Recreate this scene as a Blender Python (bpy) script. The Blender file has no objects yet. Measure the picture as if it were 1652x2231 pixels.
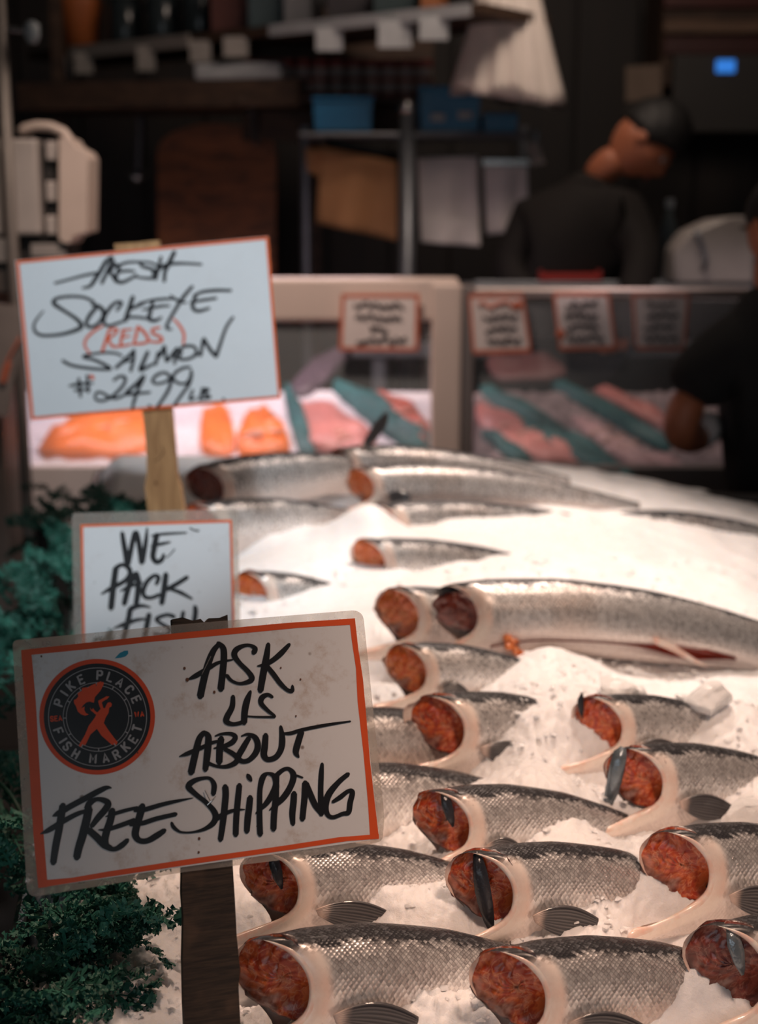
import bpy, bmesh, math, random
import numpy as np
from mathutils import Vector, Matrix
from mathutils.geometry import tessellate_polygon
random.seed(7); rng = np.random.default_rng(7)
S = bpy.context.scene; COL = S.collection
PI = math.pi
# ------------------------------------------------------------------ camera
W_, H_, F_ = 1652.0, 2231.0, 3000.0
PITCH = math.radians(12.5)
CAM = Vector((0, 0, 1.55))
FWD = Vector((0, math.cos(PITCH), -math.sin(PITCH))); UP = Vector((0, math.sin(PITCH), math.cos(PITCH)))
cd = bpy.data.cameras.new('camera'); cam = bpy.data.objects.new('camera', cd); COL.objects.link(cam)
cam.location = CAM; cam.rotation_euler = (PI/2 - PITCH, 0, 0)
cd.sensor_fit = 'VERTICAL'; cd.sensor_height = 36.0; cd.lens = F_/H_*36.0
cd.clip_start = .05; cd.clip_end = 60
cd.dof.use_dof = True; cd.dof.focus_distance = 1.32; cd.dof.aperture_fstop = 3.6
S.camera = cam
# ------------------------------------------------------------------ light
S.view_settings.view_transform = 'Standard'; S.view_settings.look = 'None'
S.view_settings.gamma = 1; S.view_settings.use_curve_mapping = False
S.view_settings.exposure = 0.0
wd = bpy.data.worlds.new('world'); S.world = wd; wd.use_nodes = True
bg = wd.node_tree.nodes['Background']; bg.inputs[0].default_value = (.9, .95, 1.0, 1); bg.inputs[1].default_value = .006
def area(name, loc, target, size, power, color, sizey=None, spread=None):
    l = bpy.data.lights.new(name, 'AREA'); l.energy = power; l.color = color
    l.shape = 'RECTANGLE'; l.size = size; l.size_y = sizey or size
    if spread: l.spread = math.radians(spread)
    o = bpy.data.objects.new(name, l); COL.objects.link(o); o.location = loc
    o.rotation_euler = (Vector(target)-Vector(loc)).to_track_quat('-Z', 'Y').to_euler(); return o
def spot(name, loc, target, power, color, ang, blend=.6, r=.05):
    l = bpy.data.lights.new(name, 'SPOT'); l.energy = power; l.color = color
    l.spot_size = math.radians(ang); l.spot_blend = blend; l.shadow_soft_size = r
    o = bpy.data.objects.new(name, l); COL.objects.link(o); o.location = loc
    o.rotation_euler = (Vector(target)-Vector(loc)).to_track_quat('-Z', 'Y').to_euler(); return o
WARM = (1.0, .67, .50)
spot('heat_lamp_far', (.35, 2.75, 2.45), (.34, 2.42,   .95), 150, (1.0, .79, .67), 58, .9, .07)
spot('heat_lamp_mid', (.60, 2.10, 2.5), (.42, 1.80, .9), 58, (1.0, .75, .60), 56, .9, .11)
spot('heat_lamp_near', (.58, .78, 2.45), (.30, 1.30, .85), 72, WARM, 46, .8, .12)
spot('heat_lamp_side', (-.12, 1.72, 2.4), (-.14, 1.18, .85), 40, WARM, 40, .7, .08)
area('street_daylight', (-.7, -2.4, 1.75), (-.3, 2, 1.15), 2.6, 13, (.84, .93, 1.0), 1.4)
spot('sign_lamp', (.1, .75, 2.75), (-.42, 2.18, 1.24), 116, (.88, .95, 1.0), 27, .5, .06)
area('display_case_tube', (-.55, 4.08, 1.42), (-.55, 4.25, .95), 1.2, 6.0, (1.0, .80, .87), .10)
area('display_case_tube_dim', (.95, 4.08, 1.40), (.9, 4.2, .9), 1.0, .8, (1.0, .80, .80), .10)
spot('case_front_fill', (-.35, 2.95, 2.7), (-.35, 3.98, 1.0), 95, (1, .78, .68), 62, .9, .08)  # added fill light that brightens the case front, rail and tags
spot('scale_fill', (-.75, 3.0, 2.6), (-1.02, 3.7, 1.5), 20, (1, .80, .66), 30, .9, .08)  # added fill light that lifts the weighing scale
area('stall_ceiling_lamp', (.6, 3.9, 3.2), (.1, 5.4, 1.8), 1.2, 17, (1.0, .80, .66), .4)
# ------------------------------------------------------------------ projection helpers
def ray(px, py):
    return (FWD + Vector((1, 0, 0))*((px-W_/2)/F_) + UP*(-(py-H_/2)/F_))
def at(px, py, Y):
    d = ray(px, py); return CAM + d*((Y-CAM.y)/d.y)
def atz(px, py, z):
    d = ray(px, py); return CAM + d*((z-CAM.z)/d.z)
def onplane(px, py, o, n):
    d = ray(px, py); return CAM + d*((o-CAM).dot(n)/d.dot(n))
# ------------------------------------------------------------------ object helpers
def thing(name, label, cat, loc=(0, 0, 0), group=None):
    o = bpy.data.objects.new(name, None); COL.objects.link(o); o.location = loc
    o.empty_display_size = .02
    o['label'] = label; o['category'] = cat
    if group: o['group'] = group
    return o
def tag(o, label, cat, group=None):
    o['label'] = label; o['category'] = cat
    if group: o['group'] = group
    return o
ORG = {}
def origin(parent):
    while parent is not None and parent.parent is not None: parent = parent.parent
    return Vector(parent.location) if parent is not None else Vector((0, 0, 0))
def obj(name, verts, faces, mat, parent=None, smooth=False, kind=None, label=None, loc=None):
    """verts in world coordinates"""
    org = origin(parent) if parent is not None else Vector(loc) if loc is not None else Vector((0, 0, 0))
    v = np.asarray([tuple(p) for p in verts], dtype=float) if not isinstance(verts, np.ndarray) else verts
    me = bpy.data.meshes.new(name); me.from_pydata((v-np.array(org)).tolist(), [], faces); me.update()
    if smooth: me.polygons.foreach_set('use_smooth', [True]*len(me.polygons))
    me.materials.append(mat)
    o = bpy.data.objects.new(name, me); COL.objects.link(o)
    if parent is not None: o.parent = parent
    elif loc is not None: o.location = loc
    if kind: o['kind'] = kind
    if label: o['label'] = label
    return o
class MB:
    """collects simple shapes in world coordinates"""
    def __init__(s): s.v = []; s.f = []
    def add(s, vs, fs):
        b = len(s.v); s.v += [tuple(p) for p in vs]; s.f += [tuple(i+b for i in f) for f in fs]; return s
    def rbox(s, c, d, r=.004, seg=2, M=None):
        bm = bmesh.new(); bmesh.ops.create_cube(bm, size=1)
        for q in bm.verts: q.co = Vector((q.co.x*d[0], q.co.y*d[1], q.co.z*d[2]))
        r = min(r, min(d)*.45)
        if r > 0: bmesh.ops.bevel(bm, geom=bm.edges[:], offset=r, segments=seg, profile=.5, affect='EDGES')
        bm.verts.ensure_lookup_table()
        vs = [(M @ q.co if M else q.co)+Vector(c) for q in bm.verts]
        fs = [[q.index for q in f.verts] for f in bm.faces]; bm.free(); return s.add(vs, fs)
    def tube(s, pts, rad, n=10, cap=True):
        pts = [Vector(p) for p in pts]; k = len(pts)
        rad = [rad]*k if not hasattr(rad, '__len__') else rad
        vs = []; fs = []
        t0 = (pts[1]-pts[0]).normalized(); a = t0.orthogonal().normalized()
        for i, p in enumerate(pts):
            t = (pts[min(i+1, k-1)]-pts[max(i-1, 0)]).normalized()
            a = (a - t*a.dot(t)).normalized(); b = t.cross(a)
            for j in range(n):
                an = 2*PI*j/n; vs.append(p+(a*math.cos(an)+b*math.sin(an))*rad[i])
        for i in range(k-1):
            for j in range(n):
                fs.append((i*n+j, i*n+(j+1) % n, (i+1)*n+(j+1) % n, (i+1)*n+j))
        if cap: fs.append(tuple(range(n-1, -1, -1))); fs.append(tuple((k-1)*n+j for j in range(n)))
        return s.add(vs, fs)
    def lathe(s, c, prof, n=20, axis=(0, 0, 1)):
        q = Vector((0, 0, 1)).rotation_difference(Vector(axis)); vs = []; fs = []
        for r, z in prof:
            for j in range(n):
                vs.append(Vector(c)+q @ Vector((r*math.cos(2*PI*j/n), r*math.sin(2*PI*j/n), z)))
        k = len(prof)
        for i in range(k-1):
            for j in range(n): fs.append((i*n+j, i*n+(j+1) % n, (i+1)*n+(j+1) % n, (i+1)*n+j))
        fs.append(tuple(range(n-1, -1, -1))); fs.append(tuple((k-1)*n+j for j in range(n)))
        return s.add(vs, fs)
    def prism(s, poly, dvec):
        """closed polygon (world points) extruded by dvec"""
        poly = [Vector(p) for p in poly]; n = len(poly); dvec = Vector(dvec)
        tri = tessellate_polygon([poly])
        vs = poly+[p+dvec for p in poly]
        fs = [t for t in tri]+[(t[2]+n, t[1]+n, t[0]+n) for t in tri]
        fs += [(i, i+n, (i+1) % n+n, (i+1) % n) for i in range(n)]
        return s.add(vs, fs)
    def flat(s, poly):
        poly = [Vector(p) for p in poly]
        return s.add(poly, [t for t in tessellate_polygon([poly])])
    def build(s, name, mat, parent=None, **k):
        o = obj(name, s.v, s.f, mat, parent, **k)
        bm = bmesh.new(); bm.from_mesh(o.data); bmesh.ops.recalc_face_normals(bm, faces=bm.faces[:]); bm.to_mesh(o.data); bm.free()
        return o
def smooth_by_angle(o, deg=40):
    o.data.polygons.foreach_set('use_smooth', [True]*len(o.data.polygons))
    try: o.data.set_sharp_from_angle(angle=math.radians(deg))
    except Exception: pass
    return o
def boxpx(x0, y0, x1, y1, Y, depth):
    """centre and size of a box whose front face spans a pixel rect at world Y"""
    a = at(x0, y0, Y); b = at(x1, y1, Y)
    return Vector(((a.x+b.x)/2, Y+depth/2, (a.z+b.z)/2)), (abs(b.x-a.x), depth, abs(a.z-b.z))
# ------------------------------------------------------------------ materials
class NT:
    def __init__(s, name):
        s.m = bpy.data.materials.new(name); s.m.use_nodes = True; s.t = s.m.node_tree; s.p = s.t.nodes['Principled BSDF']
        s.out = s.t.nodes['Material Output']
    def n(s, typ, **k):
        nd = s.t.nodes.new(typ)
        for a, b in k.items(): setattr(nd, a, b)
        return nd
    def l(s, a, b): s.t.links.new(a, b)
    def put(s, inp, v):
        if hasattr(v, 'is_linked') or hasattr(v, 'links'): s.l(v, inp)
        else: inp.default_value = v
    def math(s, op, a, b=0.0, c=None, clamp=False):
        nd = s.n('ShaderNodeMath', operation=op, use_clamp=clamp); s.put(nd.inputs[0], a); s.put(nd.inputs[1], b)
        if c is not None: s.put(nd.inputs[2], c)
        return nd.outputs[0]
    def mix(s, f, a, b):
        nd = s.n('ShaderNodeMix', data_type='RGBA'); s.put(nd.inputs[0], f)
        for i, v in ((6, a), (7, b)):
            s.put(nd.inputs[i], (*v, 1) if isinstance(v, tuple) and len(v) == 3 else v)
        return nd.outputs[2]
    def step(s, v, a, b):
        nd = s.n('ShaderNodeMapRange', interpolation_type='SMOOTHSTEP'); s.put(nd.inputs[0], v)
        nd.inputs[1].default_value = a; nd.inputs[2].default_value = b; return nd.outputs[0]
    def noise(s, scale, detail=3, vec=None, rough=.5, dist=0):
        nd = s.n('ShaderNodeTexNoise'); nd.inputs['Scale'].default_value = scale; nd.inputs['Detail'].default_value = detail
        nd.inputs['Roughness'].default_value = rough; nd.inputs['Distortion'].default_value = dist
        if vec is not None: s.l(vec, nd.inputs['Vector'])
        return nd.outputs[0]
    def obj(s): return s.n('ShaderNodeTexCoord').outputs['Object']
    def mapping(s, vec, sc):
        nd = s.n('ShaderNodeMapping'); s.l(vec, nd.inputs[0]); nd.inputs['Scale'].default_value = sc; return nd.outputs[0]
    def bump(s, h, strength=.3, dist=.002):
        nd = s.n('ShaderNodeBump'); nd.inputs['Strength'].default_value = strength; nd.inputs['Distance'].default_value = dist
        s.l(h, nd.inputs['Height']); s.l(nd.outputs[0], s.p.inputs['Normal']); return nd
    def base(s, c): s.put(s.p.inputs['Base Color'], (*c, 1) if isinstance(c, tuple) and len(c) == 3 else c)
    def set(s, **k):
        for a, b in k.items(): s.put(s.p.inputs[a.replace('_', ' ')], b)
        return s
def plain(name, c, rough=.5, metal=0., var=.25, sc=12, bump=.0, **k):
    t = NT(name); n = t.noise(sc, 4, t.obj()); d = tuple(x*(1-var) for x in c)
    t.base(t.mix(n, d, tuple(min(1, x*(1+var*.6)) for x in c))); t.set(Roughness=rough, Metallic=metal)
    if bump: t.bump(t.noise(sc*6, 3, t.obj()), bump)
    for a, b in k.items(): t.put(t.p.inputs[a], b)
    return t.m
def emit(name, c, s):
    t = NT(name); t.base((.02, .02, .02)); t.p.inputs['Emission Color'].default_value = (*c, 1); t.p.inputs['Emission Strength'].default_value = s; return t.m
def wood(name, c1, c2, grain=(4, 4, 60), rough=.75, bump=.4, blotch=None):
    t = NT(name); o = t.obj(); v = t.mapping(o, grain)
    n = t.noise(1.0, 6, v, .65, .6)
    col = t.mix(t.step(n, .3, .72), c1, c2)
    if blotch:
        col = t.mix(t.step(t.noise(22, 3, o), .5, .7), col, blotch)
    t.base(col); t.set(Roughness=rough); t.bump(n, bump, .002); return t.m
M = {}
def mk_ice():
    t = NT('crushed_ice'); o = t.obj()
    a = t.noise(160, 4, o, .7); b = t.noise(34, 3, o)
    t.base(t.mix(b, (.80, .80, .82), (.95, .95, .96))); t.set(Roughness=t.math('MULTIPLY_ADD', a, .3, .16), IOR=1.31)
    t.p.inputs['Subsurface Weight'].default_value = .6; t.p.inputs['Subsurface Radius'].default_value = (1, .9, .8); t.p.inputs['Subsurface Scale'].default_value = .010
    t.bump(a, .55, .0025); return t.m
M['ice'] = mk_ice()
def mk_clear_ice(nm, tw_):
    t = NT(nm); o = t.obj(); a = t.noise(130, 4, o, .6)
    t.base((.93, .93, .94)); t.set(Roughness=.12, IOR=1.31); t.p.inputs['Transmission Weight'].default_value = tw_
    t.p.inputs['Subsurface Weight'].default_value = .6; t.p.inputs['Subsurface Radius'].default_value = (1, .95, .9); t.p.inputs['Subsurface Scale'].default_value = .012
    t.bump(a, .4, .003); return t.m
M['clear_ice'] = mk_clear_ice('clear_ice', .12); M['crystal'] = mk_clear_ice('ice_crystal', .0)
def mk_fish():
    t = NT('salmon_skin'); uv = t.n('ShaderNodeUVMap', uv_map='skin'); ed = t.n('ShaderNodeUVMap', uv_map='edge')
    sp = t.n('ShaderNodeSeparateXYZ'); t.l(uv.outputs[0], sp.inputs[0]); u, v = sp.outputs[0], sp.outputs[1]
    se = t.n('ShaderNodeSeparateXYZ'); t.l(ed.outputs[0], se.inputs[0]); d = se.outputs[0]
    o = t.obj(); n1 = t.noise(26, 4, o); n2 = t.noise(90, 3, o); n3 = t.noise(9, 2, o)
    va = t.math('ABSOLUTE', v)
    # diamond scale lattice in the skin's own metres
    us = t.math('MULTIPLY', u, 165.0); vs = t.math('MULTIPLY', v, 180.0*.046)
    cx = t.n('ShaderNodeCombineXYZ'); t.l(t.math('ADD', us, vs), cx.inputs[0]); t.l(t.math('SUBTRACT', us, vs), cx.inputs[1])
    vo = t.n('ShaderNodeTexVoronoi', voronoi_dimensions='2D', feature='F1'); vo.inputs['Scale'].default_value = 1.0; vo.inputs['Randomness'].default_value = .22
    t.l(cx.outputs[0], vo.inputs['Vector']); dist = vo.outputs['Distance']; rnd = vo.outputs['Color']
    sr = t.n('ShaderNodeSeparateColor'); t.l(rnd, sr.inputs[0]); r = sr.outputs[0]
    vn = t.math('ADD', va, t.math('MULTIPLY_ADD', n1, .5, -.25))
    vn = t.math('ADD', vn, t.math('MULTIPLY_ADD', r, .22, -.11))
    dors = t.math('SUBTRACT', 1.0, t.step(vn, .50, .90))
    bel = t.step(t.math('ADD', va, t.math('MULTIPLY_ADD', n3, .5, -.25)), 1.50, 2.15)
    scal = t.step(d, .012, .035)                       # scales fade out on the collar
    ve = t.n('ShaderNodeTexVoronoi', voronoi_dimensions='2D', feature='DISTANCE_TO_EDGE'); ve.inputs['Scale'].default_value = 1.0; ve.inputs['Randomness'].default_value = .22
    t.l(cx.outputs[0], ve.inputs['Vector'])
    edge = t.math('MULTIPLY', t.math('SUBTRACT', 1.0, t.step(ve.outputs['Distance'], .02, .16)), scal)
    silver = t.mix(r, (.66, .63, .62), (.98, .96, .94))
    silver = t.mix(t.math('MULTIPLY', t.step(n3, .50, .70), .35), silver, (.50, .38, .31))
    upper = t.math('SUBTRACT', 1.0, t.step(va, .8, 1.7))
    c = t.mix(t.math('MULTIPLY', edge, t.math('MULTIPLY_ADD', upper, .46, .12)), silver, (.10, .09, .10))
    dk = t.mix(t.math('MULTIPLY', t.step(r, .66, .9), .35), (.008, .010, .015), (.13, .14, .16))
    c = t.mix(t.math('MULTIPLY', dors, .95), c, dk)
    c = t.mix(t.math('MULTIPLY', bel, .80), c, (.80, .66, .59))
    dn = t.math('ADD', d, t.math('MULTIPLY_ADD', n1, .014, -.007))
    col = t.math('SUBTRACT', 1.0, t.step(dn, .014, .026))
    col = t.math('MULTIPLY', col, t.step(va, .45, .9))
    c = t.mix(col, c, t.mix(t.step(n1, .4, .75), (.88, .77, .69), (.84, .60, .50)))
    t.base(c)
    nonmetal = t.math('MAXIMUM', col, t.math('MAXIMUM', bel, dors))
    t.set(Metallic=t.math('MULTIPLY_ADD', nonmetal, -.62, .62), Roughness=t.math('MULTIPLY_ADD', r, .12, .24))
    t.l(t.math('MULTIPLY_ADD', dors, -.42, .5), t.p.inputs['Coat Weight']); t.p.inputs['Coat Roughness'].default_value = .14
    t.l(t.math('MULTIPLY_ADD', dors, -.3, .5), t.p.inputs['Specular IOR Level'])
    hgt = t.math('MULTIPLY', t.math('SUBTRACT', t.math('MULTIPLY_ADD', r, .12, 1.0), dist), scal)
    t.bump(t.math('ADD', hgt, t.math('MULTIPLY', n2, .25)), .65, .0011)
    return t.m
M['skin'] = mk_fish()
def mk_flesh(name, a, b, vein):
    t = NT(name); uv = t.n('ShaderNodeUVMap', uv_map='skin'); sp = t.n('ShaderNodeSeparateXYZ'); t.l(uv.outputs[0], sp.inputs[0])
    u, v = sp.outputs[0], sp.outputs[1]                 # u: 0 centre .. 1 rim, v: angle
    o = t.obj(); n = t.noise(48, 5, o, .62, 1.6)
    c = t.mix(t.step(n, .40, .62), a, b)
    vn = t.math('ABSOLUTE', t.math('SUBTRACT', t.noise(30, 3, o, .5, 2.2), .5))
    c = t.mix(t.math('MULTIPLY', t.math('SUBTRACT', 1.0, t.step(vn, .003, .022)), .5), c, vein)
    near = t.math('MULTIPLY', t.step(v, .1, .7), t.math('SUBTRACT', 1.0, t.step(v, 2.6, 3.1)))
    un = t.math('ADD', u, t.math('MULTIPLY_ADD', n, .3, -.15))
    c = t.mix(t.math('MULTIPLY', t.math('MULTIPLY', near, t.step(un, .62, .82)), .85), c, (.72, .43, .36))
    bl = t.noise(24, 3, o)
    c = t.mix(t.math('MULTIPLY', t.step(bl, .52, .66), .85), c, (.07, .010, .007))
    c = t.mix(t.math('MULTIPLY', t.step(t.noise(19, 4, o, .55, .8), .55, .68), .7), c, (.62, .36, .29))
    c = t.mix(t.step(t.math('ADD', u, t.math('MULTIPLY_ADD', n, .16, -.08)), .93, 1.02), c, (.05, .035, .035))
    t.base(c); t.set(Roughness=.32); t.p.inputs['Coat Weight'].default_value = .5; t.p.inputs['Coat Roughness'].default_value = .15
    t.p.inputs['Subsurface Weight'].default_value = .12; t.p.inputs['Subsurface Scale'].default_value = .004
    t.bump(t.math('ADD', n, t.math('MULTIPLY', vn, 1.5)), .5, .002); return t.m
M['flesh'] = mk_flesh('cut_flesh_red', (.44, .040, .010), (.72, .16, .040), (.82, .38, .22))
M['flesh_orange'] = mk_flesh('cut_flesh_orange', (.62, .10, .02), (.80, .24, .06), (.85, .42, .22))
M['flesh_dark'] = mk_flesh('cut_flesh_dark', (.16, .02, .013), (.34, .07, .04), (.45, .2, .15))
M['gut'] = plain('dark_gullet', (.035, .008, .008), .3, 0, .4, 60)
def mk_collar():
    t = NT('collar_membrane'); o = t.obj(); n = t.noise(60, 4, o)
    t.base(t.mix(t.step(n, .35, .68), (.90, .80, .73), (.84, .56, .46))); t.set(Roughness=.28); t.p.inputs['Coat Weight'].default_value = .4
    t.p.inputs['Subsurface Weight'].default_value = .2; t.p.inputs['Subsurface Scale'].default_value = .004; t.bump(n, .3, .002); return t.m
M['collar'] = mk_collar()
def mk_fin():
    t = NT('fin_rays'); uv = t.n('ShaderNodeUVMap', uv_map='skin'); sp = t.n('ShaderNodeSeparateXYZ'); t.l(uv.outputs[0], sp.inputs[0])
    u, v = sp.outputs[0], sp.outputs[1]; w = t.math('SINE', t.math('MULTIPLY', v, 58.0)); n = t.noise(50, 3, t.obj())
    c = t.mix(t.step(w, -.3, .7), (.028, .028, .034), (.10, .095, .10))
    c = t.mix(t.math('SUBTRACT', 1.0, t.step(t.math('ADD', u, t.math('MULTIPLY_ADD', n, .2, -.1)), .02, .22)), c, (.74, .56, .48))
    t.base(c); t.set(Roughness=.3); t.p.inputs['Coat Weight'].default_value = .6; t.bump(w, .5, .0008); return t.m
M['fin'] = mk_fin()
M['gill'] = plain('gill_skin', (.035, .038, .048), .22, .1, .5, 50, .3)
M['gill_silver'] = plain('gill_skin_silver', (.25, .30, .34), .2, .5, .6, 50, .3)
def mk_paper(name, c, dirt=.35, stain=(.42, .30, .22)):
    t = NT(name); o = t.obj(); n = t.noise(30, 5, o, .7); n2 = t.noise(7, 3, o)
    c1 = t.mix(n2, tuple(x*.88 for x in c), c)
    c1 = t.mix(t.math('MULTIPLY', t.step(n, .52, .80), dirt), c1, stain)
    sp = t.n('ShaderNodeTexVoronoi'); t.l(o, sp.inputs['Vector']); sp.inputs['Scale'].default_value = 38
    c1 = t.mix(t.math('MULTIPLY', t.math('SUBTRACT', 1.0, t.step(sp.outputs['Distance'], .04, .11)), dirt*1.1), c1, (.16, .10, .07))
    t.base(c1); t.set(Roughness=.38); t.p.inputs['Coat Weight'].default_value = .25; t.p.inputs['Coat Roughness'].default_value = .2; return t.m
M['paper_old'] = mk_paper('sign_paper_stained', (.74, .75, .77), .75)
M['paper'] = mk_paper('sign_paper', (.82, .84, .87), .25)
M['paper_new'] = mk_paper('sign_board_white', (.83, .87, .91), .06)
def mk_laminate():
    t = NT('laminate_film'); o = t.obj(); n = t.noise(55, 5, o, .7)
    t.base(t.mix(t.step(n, .4, .75), (.82, .78, .74), (.55, .46, .40))); t.set(Roughness=.22); t.p.inputs['Coat Weight'].default_value = .6
    tr = t.n('ShaderNodeBsdfTransparent'); tr.inputs[0].default_value = (.93, .92, .9, 1)
    tl = t.n('ShaderNodeBsdfTranslucent'); tl.inputs[0].default_value = (.8, .74, .68, 1)
    m0 = t.n('ShaderNodeMixShader'); m0.inputs[0].default_value = .45; t.l(t.p.outputs[0], m0.inputs[1]); t.l(tl.outputs[0], m0.inputs[2])
    m1 = t.n('ShaderNodeMixShader'); t.l(t.math('MULTIPLY_ADD', n, .3, .16), m1.inputs[0]); t.l(tr.outputs[0], m1.inputs[1]); t.l(m0.outputs[0], m1.inputs[2])
    t.l(m1.outputs[0], t.out.inputs[0]); return t.m
M['laminate'] = mk_laminate()
M['ink'] = plain('marker_ink', (.012, .013, .016), .35, 0, .5, 60)
M['ink_orange'] = plain('orange_marker', (.80, .115, .035), .5, 0, .15, 40)
M['orange'] = plain('orange_border', (.72, .095, .022), .4, 0, .25, 25)
M['orange_bright'] = plain('orange_border_bright', (.86, .15, .035), .4, 0, .15, 25)
M['emblem_black'] = plain('emblem_black', (.012, .014, .018), .35, 0, .5, 40)
M['emblem_grey'] = plain('emblem_grey', (.33, .34, .36), .4, 0, .15, 40)
M['emblem_orange'] = plain('emblem_orange', (.70, .075, .018), .4, 0, .2, 40)
M['blue_ink'] = plain('blue_ink', (.02, .27, .42), .4, 0, .2, 40)
M['rust'] = plain('rust_spot', (.13, .05, .025), .7, 0, .4, 80)
M['stake_dark'] = wood('stake_dark_wood', (.014, .010, .008), (.060, .038, .025), (26, 40, 420), .8, .6, (.085, .05, .032))
M['stake_light'] = wood('stake_pine', (.34, .17, .07), (.58, .33, .15), (50, 20, 6), .7, .3)
M['leaf'] = plain('kale_leaf', (.022, .12, .085), .45, 0, .6, 30, .2)
M['leaf2'] = plain('kale_leaf_light', (.05, .22, .16), .45, 0, .5, 30, .2)
M['stem'] = plain('kale_stem', (.03, .10, .065), .4, 0, .5, 40, .3)
M['steel'] = plain('steel', (.62, .60, .58), .25, .9, .25, 30, .2)
M['dark_steel'] = plain('dull_steel', (.20, .21, .23), .4, .6, .3, 10)
M['dark'] = plain('dark_paint', (.02, .017, .015), .6, 0, .3, 6)
M['black'] = plain('black_cloth', (.004, .004, .005), .9, 0, .3, 30)
# ------------------------------------------------------------------ the setting
def struct(name, c, d, mat, parent=None):
    return MB().rbox(c, d, 0).build(name, mat, parent, kind='structure')
M['floor'] = plain('wet_concrete', (.05, .04, .035), .45, 0, .4, 3)
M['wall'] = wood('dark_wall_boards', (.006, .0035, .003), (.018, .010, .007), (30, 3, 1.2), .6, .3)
struct('floor', (0, 3, -.05), (8, 9, .1), M['floor'])
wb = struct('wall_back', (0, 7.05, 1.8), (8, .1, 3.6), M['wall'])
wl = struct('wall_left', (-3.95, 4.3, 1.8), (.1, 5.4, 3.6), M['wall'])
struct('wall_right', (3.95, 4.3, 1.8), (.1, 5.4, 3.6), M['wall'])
struct('ceiling', (0, 5.0, 3.65), (8, 4.2, .1), M['dark'])
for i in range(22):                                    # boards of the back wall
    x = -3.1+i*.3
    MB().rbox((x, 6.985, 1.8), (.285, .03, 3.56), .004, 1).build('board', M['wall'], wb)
deck = struct('floor_platform', (.9, 5.3, .1), (5.4, 1.2, .2), M['floor'])
# ------------------------------------------------------------------ shelving at the back
M['shelf'] = wood('shelf_wood', (.03, .015, .009), (.085, .045, .027), (6, 40, 40), .7, .3)
M['white_edge'] = plain('price_rail', (.30, .27, .25), .5, 0, .3, 12)
M['card'] = plain('white_card', (.42, .43, .45), .6, 0, .2, 20)
def span_board(p, q, thick, depth, mat, name, parent):
    p, q = Vector(p), Vector(q); d = (q-p); dn = d.normalized(); back = Vector((-dn.y, dn.x, 0))
    if back.y < 0: back = -back
    vs = []
    for a in (p, q):
        for k in (Vector((0, 0, 0)), back*depth):
            for z in (0, -thick): vs.append(a+k+Vector((0, 0, z)))
    fs = [(0, 1, 3, 2), (4, 6, 7, 5), (0, 4, 5, 1), (2, 3, 7, 6), (0, 2, 6, 4), (1, 5, 7, 3)]
    return MB().add(vs, fs).build(name, mat, parent)
ZL, ZU = 2.02, 2.20
l0, l1 = atz(35, 182, ZL), atz(650, 170, ZL)
u0, u1 = atz(60, 112, ZU), atz(1050, 5, ZU)
shelf = thing('shelving', 'long dark wooden wall shelf with hanging price cards', 'shelf', (l0.x, l0.y, ZL))
span_board(l0, l1, .10, .42, M['shelf'], 'shelf_board', shelf)
span_board(u0, u1, .035, .42, M['shelf'], 'shelf_board', shelf)
dirv = (l1-l0).normalized(); backv = Vector((-dirv.y, dirv.x, 0)); backv = backv if backv.y > 0 else -backv
span_board(u0-backv*.012+(u1-u0)*.12, u0-backv*.012+(u1-u0)*.42, .05, .01, M['white_edge'], 'price_rail', shelf)
span_board(u0-backv*.012+(u1-u0)*.60, u0-backv*.012+(u1-u0)*.98, .04, .01, M['card'], 'price_rail', shelf)
for f in (.0, .96):
    b = l0+(l1-l0)*f+backv*.40
    MB().rbox((b.x, b.y, 1.2), (.05, .05, 2.4), .003, 1).build('upright', M['shelf'], shelf)
def on_upper(px):                                     # point on the front edge of the upper shelf under a pixel column
    t = min(((abs((CAM+(u0+(u1-u0)*k/200.-CAM)).x/((u0+(u1-u0)*k/200.-CAM).dot(FWD))*F_+W_/2-px), k/200.) for k in range(201)))[1]
    return u0+(u1-u0)*t
def on_lower(px):
    t = min(((abs((l0+(l1-l0)*k/200.-CAM).x/((l0+(l1-l0)*k/200.-CAM).dot(FWD))*F_+W_/2-px), k/200.) for k in range(201)))[1]
    return l0+(l1-l0)*t
RZ = math.atan2(dirv.y, dirv.x); RM = Matrix.Rotation(RZ, 4, 'Z')
cards = [(133, 38, 44, 0), (186, 40, 44, 0), (322, 40, 52, 0), (440, 46, 46, 0), (515, 54, 42, 0), (722, 58, 50, 1), (861, 74, 58, 1), (951, 64, 50, 1)]
ordn = ['first', 'second', 'third', 'fourth', 'fifth', 'sixth', 'seventh', 'last']
for i, (px, w, h, new) in enumerate(cards):
    p = on_upper(px)-backv*.02; sc = (p-CAM).dot(FWD)/F_
    c = p+Vector((0, 0, -.03-h*sc/2))
    o = MB().rbox(c, (w*sc, .004, h*sc), 0, M=None).build('shelf_card', M['card'] if new else M['white_edge'])
    tag(o, f'blank pale price card hanging from upper shelf, {ordn[i]} from the shelf end above the scale', 'price card', 'price cards on the upper shelf')
M['jar'] = plain('dark_glass_jar', (.03, .04, .045), .2, 0, .3, 10)
M['jarlid'] = plain('pale_lid', (.24, .23, .22), .5)
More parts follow.
